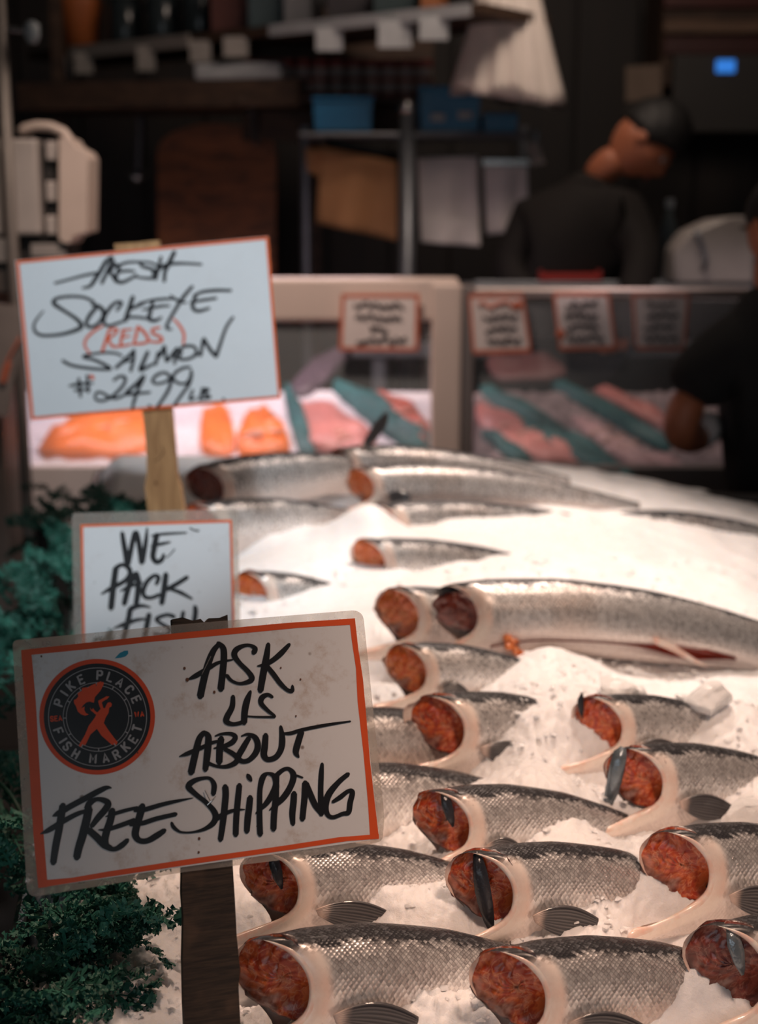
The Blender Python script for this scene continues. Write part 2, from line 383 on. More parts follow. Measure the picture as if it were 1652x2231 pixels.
for i, px in enumerate((248, 330, 412)):
    p = on_upper(px)+backv*.14; r = .075
    t = thing('jar', f'dark glass jar with pale lid on upper shelf, {ordn[i]} in line from the orange bucket', 'jar', (p.x, p.y, ZU), 'jars on the upper shelf')
    MB().lathe((p.x, p.y, ZU), [(r*.9, 0), (r, .02), (r, .15), (r*.7, .19)], 18).build('body', M['jar'], t, smooth=True)
    MB().lathe((p.x, p.y, ZU+.19), [(r*.75, 0), (r*.75, .05), (r*.7, .055)], 18).build('lid', M['jarlid'], t)
p = on_upper(155)+backv*.10
t = thing('bucket', 'orange plastic bucket on the upper shelf beside the jars', 'bucket', (p.x, p.y, ZU))
MB().lathe((p.x, p.y, ZU-.0), [(.075, 0), (.092, .17), (.097, .18), (.097, .20), (.085, .20), (.07, .02)], 20).build('tub', plain('orange_plastic', (.42, .12, .035), .5), t, smooth=True)
MB().tube([Vector((p.x, p.y, ZU+.19))+Vector((.095*math.cos(a), -.02, .06*math.sin(a))) for a in np.linspace(0, PI, 9)], .004, 6).build('handle', M['dark_steel'], t)
bx = [(490, 88, (.10, .035, .03), 'dull red'), (570, 82, (.05, .075, .085), 'dark teal'), (640, 60, (.15, .15, .16), 'grey'), (750, 90, (.035, .03, .035), 'near black'), (850, 90, (.03, .05, .055), 'slate green'), (930, 40, (.32, .11, .04), 'rust orange')]
for i, (px, w, c, cn) in enumerate(bx):
    p = on_upper(px)+backv*.15; sc = (p-CAM).dot(FWD)/F_; h = .17 if i < 4 else .10
    t = thing('carton', f'{cn} carton standing on the upper shelf', 'carton', (p.x, p.y, ZU), 'cartons on the upper shelf')
    MB().rbox((p.x, p.y, ZU+h/2), (w*sc, .2, h), .004, 1, RM).build('box', plain('carton_'+cn.replace(' ', '_'), c, .6), t)
    MB().rbox((p.x, p.y, ZU+h+.004), (w*sc*1.02, .205, .008), .002, 1, RM).build('flap', plain('flap_'+cn.replace(' ', '_'), tuple(min(1, x*1.5+.02) for x in c), .6), t)
M['can_red'] = plain('red_label', (.20, .028, .022), .5); M['can_white'] = plain('white_label', (.33, .27, .25), .5)
KY = 5.45
kz = at(700, 212, KY).z; ka, kb = at(512, 212, KY).x, at(950, 212, KY).x
ks = thing('can_shelf', 'thin dark ledge carrying the row of red and white cans', 'shelf', ((ka+kb)/2, KY, kz))
MB().rbox(((ka+kb)/2, KY+.1, kz-.012), (kb-ka, .26, .024), .003, 1).build('ledge', M['shelf'], ks)
for x in (ka+.05, kb-.05): MB().prism([(x, KY+.22, kz-.024), (x, KY+.22, kz-.16), (x, KY+.02, kz-.024)], (.015, 0, 0)).build('bracket', M['dark_steel'], ks)
MB().rbox(((ka+kb)/2, KY+.245, kz+.1), (kb-ka, .02, .5), .003, 1).build('back_board', M['shelf'], ks)
for i in range(11):
    px = 545+i*38; p = at(px, 212, KY); p.y += .07; sc = p.y/F_; r = 17.5*sc; hh = 78*sc
    t = thing('can', f'red and white can on the ledge, {ordn[i] if i < 7 else ["eighth", "ninth", "tenth", "last"][i-7]} from the white foam tray', 'can', (p.x, p.y, kz), 'cans along the ledge')
    MB().lathe((p.x, p.y, kz), [(r*.95, 0), (r, .004), (r, hh-.004), (r*.95, hh)], 16).build('tin', M['can_white'], t, smooth=False)
    for z0, h_ in ((.80, .18), (.42, .09), (.03, .10)):
        MB().lathe((p.x, p.y, kz+hh*z0), [(r*1.01, 0), (r*1.02, .002), (r*1.02, hh*h_), (r*1.01, hh*h_+.002)], 16).build('label', M['can_red'], t)
p = on_lower(515)+backv*.10
tag(MB().rbox((p.x, p.y, ZL+.03), (.34, .2, .06), .01, 2, RM).build('foam_tray', M['card']), 'white foam tray lying on the lower shelf next to the cans', 'tray')
# pole and bracket at the frame's edge
t = thing('pole', 'grey metal pole with a short lamp bracket beside the scale', 'pole', (-1.02, 3.72, .0))
pp = at(6, 150, 3.72)
MB().tube([(pp.x, 3.72, 0), (pp.x, 3.72, 2.5)], .016, 12).build('post', plain('grey_pole', (.22, .19, .17), .5, .3), t, smooth=True)
q0, q1 = at(12, 62, 3.72), at(70, 68, 3.72)
MB().tube([q0, q1], .006, 8).build('bracket', M['steel'], t)
MB().lathe(q1-Vector((0, 0, .03)), [(.012, 0), (.02, .02), (.02, .045), (.008, .055)], 12).build('lamp_socket', plain('grey_socket', (.3, .33, .35), .4), t, smooth=True)
# hanging ladle
t = thing('ladle', 'small steel ladle hanging on a cord from the wooden shelf', 'ladle', tuple(at(304, 230, 6.2)))
MB().tube([at(304, 230, 6.2), at(303, 300, 6.2), at(300, 370, 6.2)], .012, 8).build('handle', M['dark_steel'], t)
b = at(296, 384, 6.2)
MB().lathe(b-Vector((0, 0, .03)), [(.01, 0), (.04, .01), (.055, .04), (.055, .06), (.045, .06), (.01, .02)], 18, (.2, -.5, 1)).build('bowl', M['steel'], t, smooth=True)
# warm glow in the recess, put in as an arched orange brown panel
t = thing('glow_panel', 'added rounded panel whose orange brown colour stands for a warm glow in the recess', 'board', tuple(at(470, 560, 6.0)))
pl = [at(345, 610, 6.0), at(600, 610, 6.0)]+[at(472+130*math.cos(a), 330-62*math.sin(a), 6.05) for a in np.linspace(0, PI, 14)]
MB().prism(pl, (0, .04, 0)).build('panel', wood('glow_orange_brown', (.12, .04, .015), (.40, .12, .035), (5, 20, 20), .6, .3), t)  # the glow is in this orange brown colour
MB().prism([at(420, 600, 5.99), at(520, 600, 5.99), at(520, 585, 5.99), at(420, 585, 5.99)], (0, .008, 0)).build('foot_rail', M['shelf'], t)
# steel rack with blue bins
RK = 5.15
t = thing('steel_rack', 'grey steel rack with a wire shelf, in front of the paper bags', 'rack', tuple(at(888, 610, RK)))
a, b = at(888, 250, RK), at(888, 760, RK)
MB().tube([(a.x, RK, a.z), (a.x, RK, .0)], .028, 14).build('post', M['dark_steel'], t, smooth=True)
MB().lathe((a.x, RK, a.z), [(.03, 0), (.035, .02), (.03, .05), (.01, .06)], 14).build('cap', M['steel'], t, smooth=True)
c1, c2 = at(652, 292, RK), at(1165, 292, RK)
for k in range(5): MB().tube([(c1.x, RK+.02+k*.1, c1.z), (c2.x, RK+.02+k*.1, c1.z)], .007, 8).build('shelf_wire', M['dark_steel'], t)
for x in (c1.x, c2.x): MB().tube([(x, RK+.4, c1.z+.05), (x, RK+.4, 0)], .02, 10).build('post', M['dark_steel'], t)
M['bin'] = plain('blue_plastic', (.003, .13, .29), .4, 0, .2, 6)
def bin_(px0, py0, px1, py1, nm):
    c, d = boxpx(px0, py0, px1, py1, RK+.03, .3)
    t = thing('storage_bin', nm, 'bin', (c.x, c.y, c.z-d[2]/2), 'blue bins on the steel rack')
    vs = []; 
    for z, k in ((-.5, .94), (.5, 1.0), (.5, .94), (-.42, .88)):
        for sx, sy in ((-1, -1), (1, -1), (1, 1), (-1, 1)): vs.append((c.x+sx*d[0]/2*k, c.y+sy*d[1]/2*k, c.z+z*d[2]))
    fs = [(3, 2, 1, 0), (12, 13, 14, 15)]+[(i*4+j, i*4+(j+1) % 4, i*4+4+(j+1) % 4, i*4+4+j) for i in range(3) for j in range(4)]
    MB().add(vs, fs).build('tub', M['bin'], t)
    MB().rbox((c.x, c.y-d[1]/2-.003, c.z+d[2]*.46), (d[0]*1.04, .02, d[2]*.12), .003, 1).build('rim', M['bin'], t)
    return c, d
bin_(682, 213, 812, 284, 'wide blue plastic bin at the end of the rack over the brown paper bag')
c, d = bin_(914, 190, 1046, 284, 'tall blue plastic bin on the rack with two white stickers')
for dx, dz in ((-.2, -.2), (.25, -.15)):
    MB().rbox((c.x+dx*d[0], c.y-d[1]/2-.004, c.z+dz*d[2]), (.05, .006, .025), 0).build('sticker', M['card'], bpy.data.objects['storage_bin.001'])
bin_(1054, 248, 1128, 290, 'low bright blue plastic bin at the rack end behind the man in brown')
# paper bag and hanging towels
M['kraft'] = plain('kraft_paper', (.42, .20, .085), .8, 0, .3, 5)
M['towel'] = plain('white_towel', (.70, .64, .62), .85, 0, .15, 8, .3)
def sheet(name, quad, Y, wav, thick, mat, parent, nx=10, ny=10):
    vs = []; fs = []
    for s_ in (0, 1):
        for j in range(ny+1):
            for i in range(nx+1):
                u, v = i/nx, j/ny
                px = (quad[0][0]*(1-u)+quad[1][0]*u)*(1-v)+(quad[3][0]*(1-u)+quad[2][0]*u)*v
                py = (quad[0][1]*(1-u)+quad[1][1]*u)*(1-v)+(quad[3][1]*(1-u)+quad[2][1]*u)*v
                p = at(px, py, Y); p.y += wav*math.sin(u*9+v*1.5)*(.4+v)+s_*thick; vs.append(p)
    n = (nx+1)*(ny+1)
    for s_ in (0, 1):
        for j in range(ny):
            for i in range(nx):
                a = s_*n+j*(nx+1)+i; f = (a, a+1, a+nx+2, a+nx+1); fs.append(f if s_ == 0 else f[::-1])
    rim = [i for i in range(nx+1)]+[j*(nx+1)+nx for j in range(1, ny+1)]+[ny*(nx+1)+i for i in range(nx-1, -1, -1)]+[j*(nx+1) for j in range(ny-1, 0, -1)]
    for a, b in zip(rim, rim[1:]+rim[:1]): fs.append((a, b, b+n, a+n))
    return MB().add(vs, fs).build(name, mat, parent, smooth=True)
t = thing('paper_bag', 'large brown kraft paper bag hanging under the rack shelf', 'bag', tuple(at(778, 520, 5.3)))
sheet('bag_body', [(700, 318), (868, 352), (864, 524), (688, 486)], 5.3, .02, .10, M['kraft'], t)
sheet('bag_flap', [(664, 322), (704, 322), (700, 390), (668, 372)], 5.33, .01, .02, M['kraft'], t, 4, 4)
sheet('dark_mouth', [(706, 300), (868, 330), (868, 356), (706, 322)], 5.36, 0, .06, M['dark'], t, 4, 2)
t = thing('towel', 'white towel hanging folded beside the steel post', 'towel', tuple(at(978, 530, 5.3)), 'white towels hanging from the rack')
sheet('cloth', [(910, 344), (1042, 340), (1046, 534), (918, 526)], 5.3, .012, .03, M['towel'], t)
sheet('fold', [(916, 470), (1043, 476), (1046, 536), (918, 528)], 5.27, .01, .02, M['towel'], t)
t = thing('towel', 'white towel half hidden behind the shoulder of the man in brown', 'towel', tuple(at(1100, 510, 5.3)), 'white towels hanging from the rack')
sheet('cloth', [(1056, 356), (1150, 350), (1152, 500), (1062, 512)], 5.3, .012, .03, M['towel'], t)
MB().rbox(at(1102, 354, 5.29), (.18, .02, .03), .005, 1).build('clip', M['steel'], t)
# pleated white bundle hanging from above
t = thing('bag_bundle', 'white pleated bundle of plastic bags hanging from the ceiling above the rack', 'bags', tuple(at(1120, 200, 4.9)))
vs = []; fs = []; nr, na = 14, 72
zt, zb = at(1120, -90, 4.9).z, at(1120, 205, 4.9).z
for i in range(nr):
    f = i/(nr-1); z = zt+(zb-zt)*f; px0 = 1062-(62)*f; px1 = 1168+70*f
    xa, xb = at(px0, 100, 4.9).x, at(px1, 100, 4.9).x; r = (xb-xa)/2; cx = (xa+xb)/2
    for j in range(na):
        an = 2*PI*j/na; k = 1+.10*math.sin(an*16)*(.4+f)+.03*math.sin(an*5)
        vs.append((cx+r*k*math.cos(an), 5.05+r*.7*k*math.sin(an), z-.014*math.sin(an*5)*f-.025*math.cos(an)*f))
for i in range(nr-1):
    for j in range(na): fs.append((i*na+j, i*na+(j+1) % na, (i+1)*na+(j+1) % na, (i+1)*na+j))
fs.append(tuple((nr-1)*na+j for j in range(na))); fs.append(tuple(range(na)))
MB().add(vs, fs).build('bags', plain('milky_plastic', (.82, .72, .66), .4, 0, .15, 8), t, smooth=True)
MB().tube([(vs[0][0]-.15, 5.05, zt), (vs[0][0]-.15, 5.05, 3.6)], .012, 8).build('hanging_cord', M['dark_steel'], t)
# notices and shelf on the far right
def card(name, quad, Y, mat, label, cat, group=None, thick=.006):
    o = MB().prism([at(x, y, Y) for x, y in quad], (0, thick, 0)).build(name, mat); tag(o, label, cat, group); return o
card('notice', [(1364, 145), (1442, 140), (1442, 216), (1364, 222)], 6.1, plain('old_notice', (.17, .12, .09), .8), 'faded paper notice on the wall above the man in brown', 'notice')
t = thing('cupboard', 'brown wooden cupboard with two shelf rails high on the wall', 'cupboard', tuple(at(1560, 190, 6.2)))
c, d = boxpx(1448, -60, 1760, 190, 6.3, .4); MB().rbox(c, d, .01, 1).build('carcass', M['shelf'], t)
c, d = boxpx(1448, 45, 1760, 72, 6.27, .03); MB().rbox(c, d, .004, 1).build('rail', wood('rail_wood', (.10, .055, .035), (.18, .10, .06), (6, 40, 40), .6, .3), t)
c, d = boxpx(1448, -10, 1760, 16, 6.27, .03); MB().rbox(c, d, .004, 1).build('rail', plain('red_rail', (.07, .012, .008), .5), t)
c, d = boxpx(1448, 80, 1760, 118, 6.28, .02); MB().rbox(c, d, .004, 1).build('drawer', plain('oxblood_drawer', (.05, .010, .008), .5), t)
t = thing('monitor', 'black monitor with a small blue light on the wall', 'monitor', tuple(at(1600, 300, 5.8)))
c, d = boxpx(1470, 118, 1740, 290, 5.8, .06); MB().rbox(c, d, .01, 2).build('housing', M['dark'], t)
c, d = boxpx(1562, 130, 1602, 158, 5.79, .008); MB().rbox(c, d, .003, 1).build('status_light', emit('blue_led', (.03, .22, .75), .9), t)
MB().rbox(at(1600, 200, 6.4), (.06, 1.1, .06), .005, 1).build('wall_arm', M['dark_steel'], t)
t = thing('bottle', 'slim pale plastic bottle standing behind the man in brown', 'bottle', tuple(at(1452, 620, 4.95)))
b = at(1452, 620, 4.95); zt = at(1452, 440, 4.95).z
MB().lathe((b.x, 4.95, b.z-.2), [(.035, 0), (.036, .02), (.036, zt-b.z+.10), (.014, zt-b.z+.16), (.014, zt-b.z+.19)], 16).build('body', plain('frosted_bottle', (.16, .18, .18), .3), t, smooth=True)
MB().lathe((b.x, 4.95, zt-.02), [(.017, 0), (.017, .025), (.012, .03)], 14).build('cap', M['card'], t)
t = thing('back_bench', 'low dark work bench behind the display case', 'bench', (.9, 4.97, .2))
MB().rbox((.9, 5.0, b.z-.225), (2.0, .3, .05), .006, 1).build('bench_top', M['dark_steel'], t)
for x in (0, 1.8): MB().rbox((x, 5.0, (b.z-.25+.2)/2), (.05, .25, b.z-.45), .004, 1).build('leg', M['dark_steel'], t)
t = thing('clip', 'small pale clip on the wall by the man in brown', 'clip', tuple(at(1168, 340, 5.0)))
MB().prism([at(1148, 312, 5.2), at(1172, 306, 5.2), at(1188, 356, 5.2), at(1160, 362, 5.2)], (0, .03, 0)).build('jaw', plain('clip_grey', (.26, .22, .2), .5), t)
MB().rbox(at(1168, 300, 5.22), (.02, .02, .05), .004, 1).build('spring', M['dark_steel'], t)
# ------------------------------------------------------------------ the display cases
CY = 3.98
M['beige'] = plain('cream_metal', (.66, .53, .46), .45, 0, .12, 4)
M['beige_dark'] = plain('case_metal_and_shaded_side', (.20, .17, .16), .4, .2, .2, 6)  # darker metal; also colours the shaded side of the cream post
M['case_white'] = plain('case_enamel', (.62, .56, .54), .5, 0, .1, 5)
gl = NT('case_glass'); gl.base((.9, .95, .95)); gl.set(Roughness=.03)
tr = gl.n('ShaderNodeBsdfTransparent'); mx = gl.n('ShaderNodeMixShader'); mx.inputs[0].default_value = .10
gl.l(tr.outputs[0], mx.inputs[1]); gl.l(gl.p.outputs[0], mx.inputs[2]); gl.l(mx.outputs[0], gl.out.inputs[0]); M['glass'] = gl.m
zf = at(300, 1012, CY).z; zback = zf+.30
dc = thing('display_case', 'cream framed glass display case of fillets on ice behind the salmon', 'display case', (-.6, CY, 0))
c, d = boxpx(-120, 606, 1000, 700, CY-.02, .06); MB().rbox(c, d, .01, 2).build('top_rail', M['beige'], dc)
c, d = boxpx(942, 618, 1002, 1090, CY-.03, .07); MB().rbox(c, d, .01, 2).build('post', M['beige'], dc)
c, d = boxpx(1003, 622, 1030, 1090, CY-.015, .05); MB().rbox(c, d, .008, 2).build('post', M['beige_dark'], dc, label='darker strip for the shaded side of the post')  # shade on this side of the post, put in as a darker strip
c, d = boxpx(-120, 1015, 1030, 1150, CY-.03, .05); MB().rbox(c, d, .006, 2).build('front_panel', M['case_white'], dc)
c, d = boxpx(-120, 1152, 1030, 1700, CY+.04, .5); MB().rbox(c, d, .006, 1).build('plinth', M['dark'], dc)
c, d = boxpx(-120, 702, 940, 1012, CY, .006); MB().rbox(c, d, 0).build('front_glass', M['glass'], dc)
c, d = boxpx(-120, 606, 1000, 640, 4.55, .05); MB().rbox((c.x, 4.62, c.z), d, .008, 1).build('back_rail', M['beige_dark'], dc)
dr = thing('display_case', 'dark railed glass display case behind the man in the black T-shirt', 'display case', (1.2, CY, 0))
c, d = boxpx(1032, 628, 1900, 650, CY, .04); MB().rbox(c, d, .006, 1).build('top_rail', plain('thin_rail', (.34, .27, .25), .35, .4), dr)
c, d = boxpx(1032, 652, 1900, 740, CY+.16, .02); MB().rbox(c, d, .003, 1).build('tag_rail', M['dark'], dr)
c, d = boxpx(1032, 652, 1900, 1012, CY+.02, .006); MB().rbox(c, d, 0).build('front_glass', M['glass'], dr)
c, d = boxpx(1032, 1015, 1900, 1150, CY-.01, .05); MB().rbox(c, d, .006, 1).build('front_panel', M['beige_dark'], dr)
c, d = boxpx(1032, 1152, 1900, 1700, CY+.04, .5); MB().rbox(c, d, .006, 1).build('plinth', M['dark'], dr)
c, d = boxpx(1032, 612, 1900, 634, 4.60, .04); MB().rbox((c.x, 4.62, c.z), d, .006, 1).build('back_rail', M['dark_steel'], dr)
# sloping ice inside the cases
IN = Vector((0, -.30, .60)).normalized()               # bed rises away from the camera
B0 = Vector((0, CY+.05, zf-.01)); 
IN = Vector((0, -(zback-zf), .58)).normalized()
def bed(px, py, up=0.): return onplane(px, py, B0+IN*up, IN)
M['case_ice'] = plain('case_ice', (.80, .76, .80), .5, 0, .12, 25, .6)
def ice_slab(x0, x1, label, mat):
    nx, ny = 60, 26; vs = []; fs = []
    for j in range(ny+1):
        for i in range(nx+1):
            x = x0+(x1-x0)*i/nx; y = CY+.04+.34*j/ny
            z = zf+(zback-zf)*(j/ny)*.34/.58-.012+rng.uniform(-.008, .008); vs.append((x, y, z))
    for j in range(ny):
        for i in range(nx): a = j*(nx+1)+i; fs.append((a, a+1, a+nx+2, a+nx+1))
    k = len(vs); 
    vs += [(x0, CY+.04, zf-.2), (x1, CY+.04, zf-.2), (x1, CY+.38, zf-.2), (x0, CY+.38, zf-.2)]
    fs += [(k, k+1, nx, 0)[::1], (k+1, k+2, (ny+1)*(nx+1)-1, nx), (k+2, k+3, ny*(nx+1), (ny+1)*(nx+1)-1), (k+3, k, 0, ny*(nx+1))]
    o = MB().add(vs, fs).build('case_ice', mat, kind='stuff'); tag(o, label, 'ice'); return o
ice_slab(-1.7, .235, 'crushed ice bed sloping inside the cream framed case', M['case_ice'])
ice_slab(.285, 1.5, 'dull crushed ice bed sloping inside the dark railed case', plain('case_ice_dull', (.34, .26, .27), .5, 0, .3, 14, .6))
def slab(name, poly, mat, label, cat, group, up=.03, stripes=None):
    """a rounded fillet lying on the sloping case ice"""
    n = len(poly); c = (sum(p[0] for p in poly)/n, sum(p[1] for p in poly)/n)
    smp = []
    for i in range(n):                                   # round the outline
        p0, p1 = Vector(poly[i]), Vector(poly[(i+1) % n])
        for f in (0, .33, .67): smp.append(p0.lerp(p1, f))
    m = len(smp); sm = [(smp[i-1]+smp[i]*2+smp[(i+1) % m])/4 for i in range(m)]
    vs = []; fs = []
    for k, (sc, h) in enumerate(((1, -.01), (1, up*.35), (.94, up*.6), (.6, up*.75), (.25, up*.8))):
        for qi, q in enumerate(sm): vs.append(bed(c[0]+(q[0]-c[0])*sc, c[1]+(q[1]-c[1])*sc)+IN*(h*(1+.5*math.sin(qi*2.3+c[0])*(k > 0))))
    for k in range(4):
        for j in range(m): fs.append((k*m+j, k*m+(j+1) % m, (k+1)*m+(j+1) % m, (k+1)*m+j))
    fs.append(tuple(4*m+j for j in range(m))); fs.append(tuple(range(m-1, -1, -1)))
    t = thing(name, label, cat, tuple(bed(*c)), group)
    MB().add(vs, fs).build('meat' if cat == 'fillet' else 'strip', mat, t, smooth=True)
    if stripes:                                         # pale fat lines across the meat
        a, b = stripes
        for f in (.3, .5, .7):
            p = [bed(a[0]+(b[0]-a[0])*f+dx, a[1]+(b[1]-a[1])*f+dy)+IN*(up*.8) for dx, dy in ((-26, 10), (0, 0), (26, -4))]
            MB().tube(p, .004, 6).build('fat_line', M['fat'], t, smooth=True)
M['fat'] = plain('fat_line', (.85, .55, .42), .4)
M['fil_or'] = plain('fillet_orange', (.92, .21, .035), .3, 0, .2, 8); M['fil_pink'] = plain('fillet_pink', (.72, .27, .24), .35, 0, .3, 10)
M['fil_red'] = plain('fillet_red', (.62, .14, .10), .35, 0, .3, 10); M['fil_pale'] = plain('fillet_pale', (.66, .42, .42), .4, 0, .2, 10)
M['teal'] = plain('teal_divider', (.02, .14, .15), .5, 0, .5, 14, .4); M['purple'] = plain('dark_fish_skin', (.09, .06, .085), .35, 0, .4, 9)
G1 = 'fillets on the case ice'
slab('salmon_fillet', [(70, 1005), (110, 945), (190, 895), (330, 880), (345, 1000)], M['fil_or'], 'big bright orange salmon fillet under the sockeye board, beside the pine stake', 'fillet', G1, .04, ((110, 980), (320, 920)))
slab('salmon_fillet', [(432, 1000), (440, 890), (500, 885), (520, 1000)], M['fil_or'], 'upright narrow orange fillet strip between the pine stake and the domed fillet', 'fillet', G1, .03)
slab('salmon_fillet', [(512, 1004), (520, 935), (560, 890), (610, 915), (645, 1000)], M['fil_or'], 'domed deep orange fillet in front of the first teal divider', 'fillet', G1, .045, ((530, 960), (620, 960)))
slab('salmon_fillet', [(660, 985), (640, 880), (720, 880), (830, 960), (800, 1000)], M['fil_pink'], 'broad pink fillet between the two teal dividers of the cream framed case', 'fillet', G1, .035, ((680, 940), (790, 980)))
slab('salmon_fillet', [(835, 915), (800, 860), (880, 870), (938, 930), (938, 985)], M['fil_red'], 'red pink fillet next to the cream post', 'fillet', G1, .035, ((840, 890), (930, 960)))
slab('salmon_fillet', [(610, 860), (720, 760), (770, 770), (680, 870)], M['purple'], 'dark skinned fillet lying skin side up under the nearest price tag', 'fillet', G1, .03)
slab('parsley_divider', [(612, 850), (640, 850), (700, 1015), (655, 1015)], M['teal'], 'teal green plastic divider beside the domed orange fillet', 'divider', 'teal dividers in the cases', .05)
slab('parsley_divider', [(705, 845), (770, 840), (945, 960), (935, 990), (880, 985)], M['teal'], 'wide teal green plastic divider crossing toward the cream post', 'divider', 'teal dividers in the cases', .05)
slab('parsley_divider', [(1032, 850), (1070, 845), (1240, 940), (1400, 1050), (1340, 1050), (1180, 970)], M['teal'], 'teal divider in the dark railed case closest to the cream post', 'divider', 'teal dividers in the cases', .035)
slab('parsley_divider', [(1190, 840), (1230, 835), (1460, 960), (1460, 1000), (1340, 930)], M['teal'], 'teal divider in the dark railed case nearest the arm of the man', 'divider', 'teal dividers in the cases', .035)
slab('parsley_divider', [(1040, 945), (1075, 945), (1170, 1012), (1120, 1015)], M['teal'], 'short teal divider at the foot of the cream post', 'divider', 'teal dividers in the cases', .035)
slab('salmon_fillet', [(1034, 880), (1110, 905), (1300, 1012), (1180, 1012), (1040, 930)], M['fil_pink'], 'long pink fillet in the dark railed case touching the cream post', 'fillet', G1, .03, ((1060, 905), (1240, 995)))
slab('salmon_fillet', [(1230, 900), (1330, 945), (1450, 1025), (1380, 1025), (1290, 960)], M['fil_pale'], 'pale pink fillet between the two long teal dividers', 'fillet', G1, .03, ((1270, 925), (1400, 1005)))
slab('salmon_fillet', [(1280, 850), (1330, 845), (1470, 920), (1460, 950)], M['fil_pink'], 'thin pink fillet high on the ice near the arm of the man', 'fillet', G1, .025)
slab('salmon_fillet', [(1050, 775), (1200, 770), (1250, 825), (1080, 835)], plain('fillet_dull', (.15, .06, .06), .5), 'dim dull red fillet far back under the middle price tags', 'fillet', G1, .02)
slab('salmon_fillet', [(1380, 1000), (1430, 985), (1510, 1025), (1480, 1045)], M['fil_pale'], 'small pale fillet end beneath the elbow of the man', 'fillet', G1, .025)
# price tags on the glass: illegible handwriting kept as loose pen strokes
M['tagpaper'] = plain('tag_paper', (.78, .68, .64), .6, 0, .1, 10)
M['tag_orange'] = plain('tag_border', (.62, .16, .08), .6); M['tag_ink'] = plain('tag_ink', (.05, .035, .035), .6)
tags = [([(744, 640), (914, 640), (912, 766), (738, 764)], CY-.05, 'largest price tag, on the cream rail of the display case', 0),
        ([(1020, 640), (1140, 636), (1160, 768), (1030, 772)], CY-.02, 'tilted price tag with orange heading next to the cream post', 1),
        ([(1204, 636), (1328, 636), (1344, 762), (1218, 764)], CY-.02, 'price tag with an orange spot hanging midway on the thin rail', 2),
        ([(1376, 638), (1504, 638), (1492, 764), (1384, 764)], CY-.02, 'price tag on the thin rail closest to the man in black', 3)]
for q, Y, lab, ti in tags:
    t = thing('price_tag', lab, 'price tag', tuple(at(q[3][0], q[3][1], Y)), 'price tags on the glass cases')
    MB().prism([at(x, y, Y) for x, y in q], (0, .006, 0)).build('card', M['tagpaper'], t)
    def bl(u, v):
        return ((q[0][0]*(1-u)+q[1][0]*u)*(1-v)+(q[3][0]*(1-u)+q[2][0]*u)*v, (q[0][1]*(1-u)+q[1][1]*u)*(1-v)+(q[3][1]*(1-u)+q[2][1]*u)*v)
    mb = MB()
    for a, b, c_, d_ in ((0, 0, 1, .07), (0, .93, 1, 1), (0, 0, .05, 1), (.95, 0, 1, 1)):
        mb.flat([at(*bl(a, b), Y-.001), at(*bl(c_, b), Y-.001), at(*bl(c_, d_), Y-.001), at(*bl(a, d_), Y-.001)])
    mb.build('border', M['tag_orange'], t)
    r2 = random.Random(ti+3)
    for k in range(4):
        v0 = .2+k*.2; pts = []
        w0 = .14+r2.uniform(0, .12); w1 = .86-r2.uniform(0, .12)
        if k == 2 and ti == 0: w0, w1 = .38, .6
        for i in range(16): pts.append(at(*bl(w0+(w1-w0)*i/15, v0+r2.uniform(-.055, .055)), Y-.004))
        MB().tube(pts, .0042, 5).build('pen_line', M['tag_orange'] if (k == 0 and ti == 1) else M['tag_ink'], t)
    if ti in (1, 2):
        x, y = bl(.86, .22) if ti == 1 else bl(.06, .72)
        MB().lathe(at(x, y, Y-.002), [(.014, 0), (.012, .003)], 12, (0, -1, 0)).build('orange_spot', M['tag_orange'], t)
# red tray on the back counter, white jug, scale
t = thing('red_tray', 'shallow red tray on the ledge in front of the man in brown', 'tray', tuple(at(1240, 606, 4.60)))
c, d = boxpx(1180, 596, 1308, 612, 4.60, .12); MB().rbox(c, d, .006, 2).build('tray', plain('red_plastic', (.36, .02, .012), .4), t)
for sx in (-1, 1): MB().rbox((c.x+sx*d[0]/2, c.y, c.z+.005), (.012, .12, d[2]+.012), .003, 1).build('rim', plain('red_rim', (.30, .016, .01), .4), t)
t = thing('white_jug', 'white plastic jug with a dark hook handle behind the man in black', 'jug', tuple(at(1545, 625, 4.35)))
pl = [(1466, 618), (1470, 545), (1500, 505), (1560, 478), (1640, 470), (1650, 540), (1648, 618)]
zz = [at(x, y, 4.49) for x, y in pl]
o = MB().prism(zz, (0, .17, 0)).build('body', plain('jug_white', (.40, .36, .34), .45), t)
bv = o.modifiers.new('bevel', 'BEVEL'); bv.width = .025; bv.segments = 3; smooth_by_angle(o, 50)
MB().tube([at(1515, 500, 4.48), at(1530, 530, 4.475), at(1540, 570, 4.475), at(1532, 590, 4.48)], .008, 8).build('handle', M['dark_steel'], t, smooth=True)
lz = at(1545, 618, 4.49).z
MB().rbox((1.25, 4.58, lz-.02), (1.95, .20, .03), .004, 1).build('ledge_plate', M['dark_steel'], dr)
M['scale'] = plain('scale_enamel', (.52, .42, .36), .5, 0, .2, 8); M['scale2'] = plain('scale_panel', (.42, .37, .34), .45, 0, .2, 8)
SY = 3.72
sc = thing('weighing_scale', 'cream upright weighing scale with curved handle at the end of the case', 'scale', tuple(at(90, 600, SY)))
c, d = boxpx(8, 302, 90, 512, SY, .12); MB().rbox(c, d, .008, 2).build('front_panel', M['scale2'], sc)
c, d = boxpx(-40, 300, 5, 512, SY+.02, .1); MB().rbox(c, d, .004, 1).build('side_panel', M['scale2'], sc)
pl = [(128, 520), (128, 300), (150, 300), (162, 318), (184, 330), (192, 345), (190, 505), (160, 515), (152, 530), (136, 528)]
o = MB().prism([at(x, y, SY-.01) for x, y in pl], (0, .14, 0)).build('housing', M['scale'], sc)
